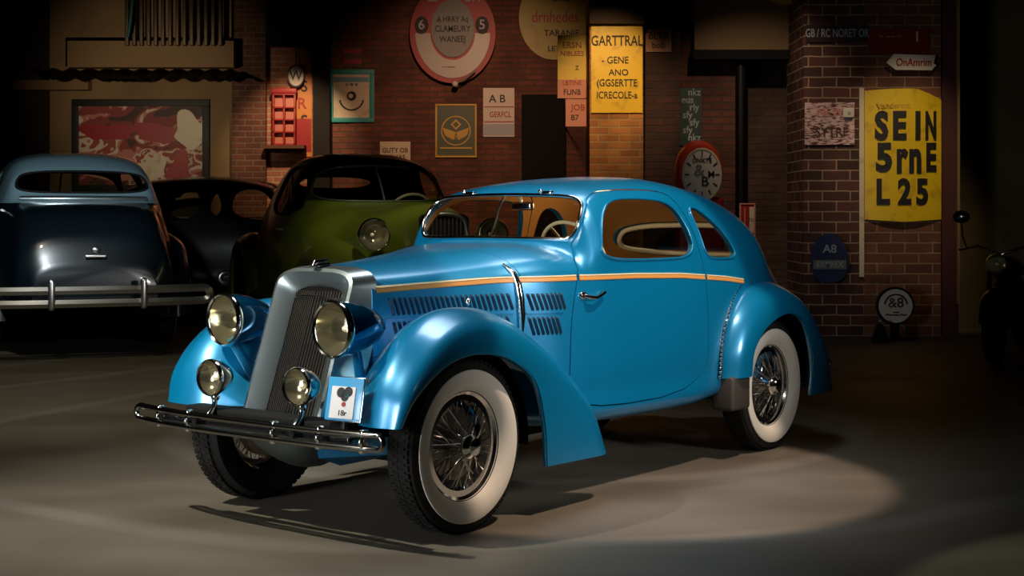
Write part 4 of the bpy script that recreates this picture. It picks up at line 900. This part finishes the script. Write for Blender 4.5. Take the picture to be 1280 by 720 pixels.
def parked(name, label, loc, fwd, sc, kind, paint, roofm, roof_z=1.22, wb=2.76, hl=True, white=False, winframe=None):
    gz = .17 if kind == 'coupe' else 0
    f = Vector((*fwd, 0)).normalized(); r = empty(name, loc, math.atan2(f.y, f.x), sc); tag(r, label, 'car')
    shell, gl, bv = shells(sedan_st(kind), 90, 28, paint, M['matte'], .03)
    wsp = chaikin(V2([(-.54, 1.235), (-.55, 1.36), (-.44, 1.51), (0, 1.535), (.44, 1.51), (.55, 1.36), (.54, 1.235), (0, 1.23)]), 3)
    dwp = chaikin(V2([(-1.17, 1.13), (-1.20, 1.26), (-1.32, 1.46), (-1.5, 1.53), (-1.95, 1.53), (-2.02, 1.13)]), 3)
    cu = [('windshield', wsp, 'x', -1.5, -.75), ('side_window', dwp, 'y', .3, 1), ('side_window', dwp, 'y', -1, -.3)]
    if kind == 'sedan':
        rp = chaikin(V2([(-.52, 1.31), (-.53, 1.40), (-.46, 1.475), (0, 1.49), (.46, 1.475), (.53, 1.40), (.52, 1.31), (0, 1.305)]), 3); cu.append(('rear_window', rp, 'x', -3.5, -2.8))
        qp = chaikin(V2([(-2.12, 1.13), (-2.12, 1.52), (-2.5, 1.51), (-2.75, 1.40), (-2.82, 1.14)]), 3); cu += [('quarter_window', qp, 'y', .3, 1), ('quarter_window', qp, 'y', -1, -.3)]
    else:
        rp = chaikin(V2([(-.34, 1.36), (-.34, 1.46), (0, 1.48), (.34, 1.46), (.34, 1.36)]), 3); cu.append(('rear_window', rp, 'x', -3.2, -2.2))
    sh = boolean(shell, [prism(p_, ax, a, b) for _, p_, ax, a, b in cu], 'DIFFERENCE', 'body')
    for nm, p_, ax, a, b in cu: link(nm, boolean(gl.copy(), [prism(p_, ax, a, b)], 'INTERSECT', nm), M['glass'], r)
    b = link('body', sh, None, r, True, 35); sh.materials.clear()
    for m_ in (two_tone(name, paint, roofm, roof_z) if roofm != paint else paint, M['matte']): sh.materials.append(m_)
    trim_on(bv, wsp, 'x', 1, .012, 'windshield_frame', winframe or M['oldchrome'], r)
    tubeobj('windshield_divider', [ray_x(bv, 0, z, 1, 0) for z in (1.24, 1.38, 1.53)], .008, M['oldchrome'], r)
    trim_on(bv, rp, 'x', -1, .010, 'rear_window_frame', M['matte'], r)
    for s in (1, -1):
        trim_on(bv, dwp, 'y', s, .008, 'window_frame', M['matte'], r)
        fender(FR, 'front_fender', paint, r, s, dy=.10, n1=48, n2=30); fender(RR, 'rear_fender', paint, r, s, dy=.12, n1=48, n2=30)
        for x in (0, -2.76): wheel(r, (x, .79*s, .37), s, spokes=0, white=white)
        # running board
        box('running_board', (-1.6, .74*s, .36), (1.15, .22, .04), M['matte'], r, .01)
        q = ray_y(bv, -1.3, 1.0, s, .02); bm = bmesh.new(); tube(bm, [q, q+Vector((-.02, .03*s, 0)), q+Vector((-.14, .03*s, 0))], .01, 8); frombm('door_handle', bm, M['oldchrome'], r)
        if hl: headlight('headlight', .42, .45*s, .93+gz*.3, .115, .25, r, M['oldchrome'])
        bm = bmesh.new(); lathe(bm, [(0, .05), (.03, .045), (.045, .02), (.05, 0), (0, 0)], 20, Matrix.Translation((-3.50, .60*s, .66)) @ Matrix.Rotation(-PI/2, 4, 'Y')); frombm('tail_lamp', bm, mat('tail_red', (.3, .02, .01), .2, 0, 1), r)
        tubeobj('axle', [(0 if s > 0 else -2.76, -.7, .37), (0 if s > 0 else -2.76, .7, .37)], .04, M['iron'], r, 10)
    bm = bmesh.new()   # grille
    gr = box('grille', (.635, 0, .68+gz/2), (.03, .36, .56+gz), M['matte'], r, .05)
    for i in range(11):
        y = -.15+.03*i; bm = bmesh.new(); tube(bm, [(.66, y, .43), (.665, y, .93+gz)], .006, 6); frombm('grille_slat', bm, M['oldchrome'], gr)
    tubeobj('grille_surround', [Vector((.66, p_.x, p_.y)) for p_ in chaikin(V2([(-.18, .42), (-.18, .9+gz), (-.08, .96+gz), (.08, .96+gz), (.18, .9+gz), (.18, .42)]), 2)], .016, M['oldchrome'], gr, 8, True)
    for x, sg in ((.86, 1), (-4.3 if kind == 'sedan' else -3.95, -1)):
        bb = bumper('bumper', x, .50, .82, r, M['oldchrome'], .10, .03, .10, sg, .02)
        bm = bmesh.new()
        for y in (-.34, .34): bbox(bm, (x+.015*sg, y, .52), (.05, .05, .24), .02)
        frombm('overriders', bm, M['oldchrome'], bb)
        for y in (-.34, .34): tubeobj('bumper_bracket', [(x, y, .5), (x-sg*.45, y, .46)], .02, M['iron'], r)
    for y in (.25, -.25):
        bm = bmesh.new(); bbox(bm, (-1.75, y*1.3, .62), (.5, .55, .2), .05); bbox(bm, (-2.0, y*1.3, .92), (.14, .55, .5), .05); frombm('seat', bm, M['brownleather'], r)
    c = Vector((-1.35, .34, 1.12)); sw = tubeobj('steering_wheel', [c+(Vector((0, 1, 0))*math.cos(a)+Vector((.45, 0, .89))*math.sin(a))*.2 for a in np.linspace(0, 2*PI, 28, endpoint=False)], .012, M['cream'], r, 6, True)
    tubeobj('steering_column', [c, c+Vector((.4, 0, -.2))], .015, M['black'], sw)
    if kind == 'sedan':
        pts = [ray_y(bv, x, 1.16, s_, .008) for s_ in (1,) for x in (-.95, -1.5, -2.2, -2.9, -3.2)] ; tubeobj('belt_moulding', pts, .01, M['oldchrome'], r)
        tubeobj('rear_moulding', [ray_x(bv, y, 1.245, -1, .01) for y in (-.5, -.3, 0, .3, .5)], .025, M['steel'], r)
        bm = bmesh.new(); q = ray_x(bv, 0, .85, -1, .01); spheroid(bm, q, (.03, .04, .03), 12, 8); bbox(bm, q+Vector((-.03, 0, -.05)), (.03, .16, .025), .008); frombm('trunk_handle', bm, M['oldchrome'], r)
    return r
parked('parked_sedan', 'dark navy sedan with pale blue roof seen from behind at the left edge', (-5.75, 17.95, 0), (-.38, .925), 1.2, 'sedan', M['navy'], M['ltblue'], 1.22, white=True, hl=False)
parked('black_sedan', 'black sedan in deep shadow between the pale roofed sedan and the green coupe', (-1.85, 20.2, 0), (1, 0), 1.12, 'sedan', M['oxblood'], M['oxblood'])
parked('green_coupe', 'olive green vintage coupe parked behind the hood of the blue coupe', (-.85, 13.0, 0), (.35, -.937), 1.2, 'coupe', M['green'], M['dkgreen'], 1.24, winframe=M['dkgreen'])

# ------------------------------------------------------------ motorcycle in the dark at the right edge
mc = empty('motorcycle', (wp(1262, 0, 13.6).x, 13.6, 0), math.radians(-120)); tag(mc, 'black motorcycle with round mirror in the shadow at the right edge', 'motorcycle')
for x in (-.68, .68):
    bm = bmesh.new(); lathe(bm, [(.25, -.05), (.30, -.05), (.33, 0), (.30, .05), (.25, .05)], 48, Matrix.Translation((x, 0, .33)) @ RX, True); t_ = frombm('wheel', bm, M['rubber'], mc)
    bm = bmesh.new(); lathe(bm, [(.235, -.02), (.25, -.025), (.25, .025), (.235, .02)], 40, Matrix.Translation((x, 0, .33)) @ RX, True); frombm('rim', bm, M['iron'], t_)
    for k in range(16):
        a = k*PI/8; bm = bmesh.new(); tube(bm, [(x, .03*(-1)**k, .33), (x+.24*math.cos(a), 0, .33+.24*math.sin(a))], .003, 5); frombm('spoke', bm, M['iron'], t_)
    bm = bmesh.new(); R = []
    for i in range(15):
        a = PI*.05+PI*.8*i/14; R.append([bm.verts.new((x+(.36-.02*abs(y)/.07)*math.cos(a), y, .33+(.36-.02*abs(y)/.07)*math.sin(a))) for y in (-.07, -.04, 0, .04, .07)])
    for A, B in zip(R, R[1:]):
        for k in range(4): bm.faces.new((A[k], A[k+1], B[k+1], B[k]))
    bmesh.ops.solidify(bm, geom=bm.faces, thickness=.006); frombm('mudguard', bm, M['black'], mc)
bm = bmesh.new(); tube(bm, [(.45, 0, .85), (.1, 0, .78), (-.4, 0, .72), (-.68, 0, .35)], .025, 8); tube(bm, [(.45, 0, .82), (.25, 0, .35), (-.25, 0, .28), (-.4, 0, .7)], .025, 8); frombm('frame', bm, M['iron'], mc)
bm = bmesh.new()
for y in (-.08, .08): tube(bm, [(.68, y, .33), (.42, y, .95)], .022, 8)
frombm('fork', bm, M['iron'], mc)
bm = bmesh.new(); spheroid(bm, (.12, 0, .84), (.3, .14, .13)); frombm('fuel_tank', bm, M['black'], mc)
bm = bmesh.new(); bbox(bm, (-.38, 0, .82), (.5, .24, .09), .04); frombm('seat', bm, M['brownleather'], mc)
bm = bmesh.new(); bbox(bm, (.02, 0, .38), (.32, .22, .2), .04)
for x, a in ((.12, -.35), (-.08, .35)):
    for k in range(6): bbox(bm, (0, 0, .05*k), (.16, .18, .02), .005, Matrix.Translation((x, 0, .48)) @ Matrix.Rotation(-a, 4, 'Y'))
frombm('engine', bm, M['iron'], mc)
tubeobj('exhaust', [(.15, -.16, .45), (.2, -.17, .28), (-.1, -.17, .24), (-.80, -.17, .26)], .035, M['iron'], mc, 12)
tubeobj('handlebar', [(.28, -.4, 1.02), (.36, -.22, 1.06), (.42, 0, .98), (.36, .22, 1.06), (.28, .4, 1.02)], .013, M['chrome'], mc, 10)
headlight('headlight', .60, 0, .90, .09, .16, mc, M['black'])
tubeobj('mirror_stem', [(.3, -.33, 1.04), (.33, -.36, 1.15), (.3, -.38, 1.30)], .008, M['iron'], mc)
bm = bmesh.new(); spheroid(bm, (.3, -.38, 1.33), (.03, .08, .06)); frombm('mirror', bm, M['black'], mc)
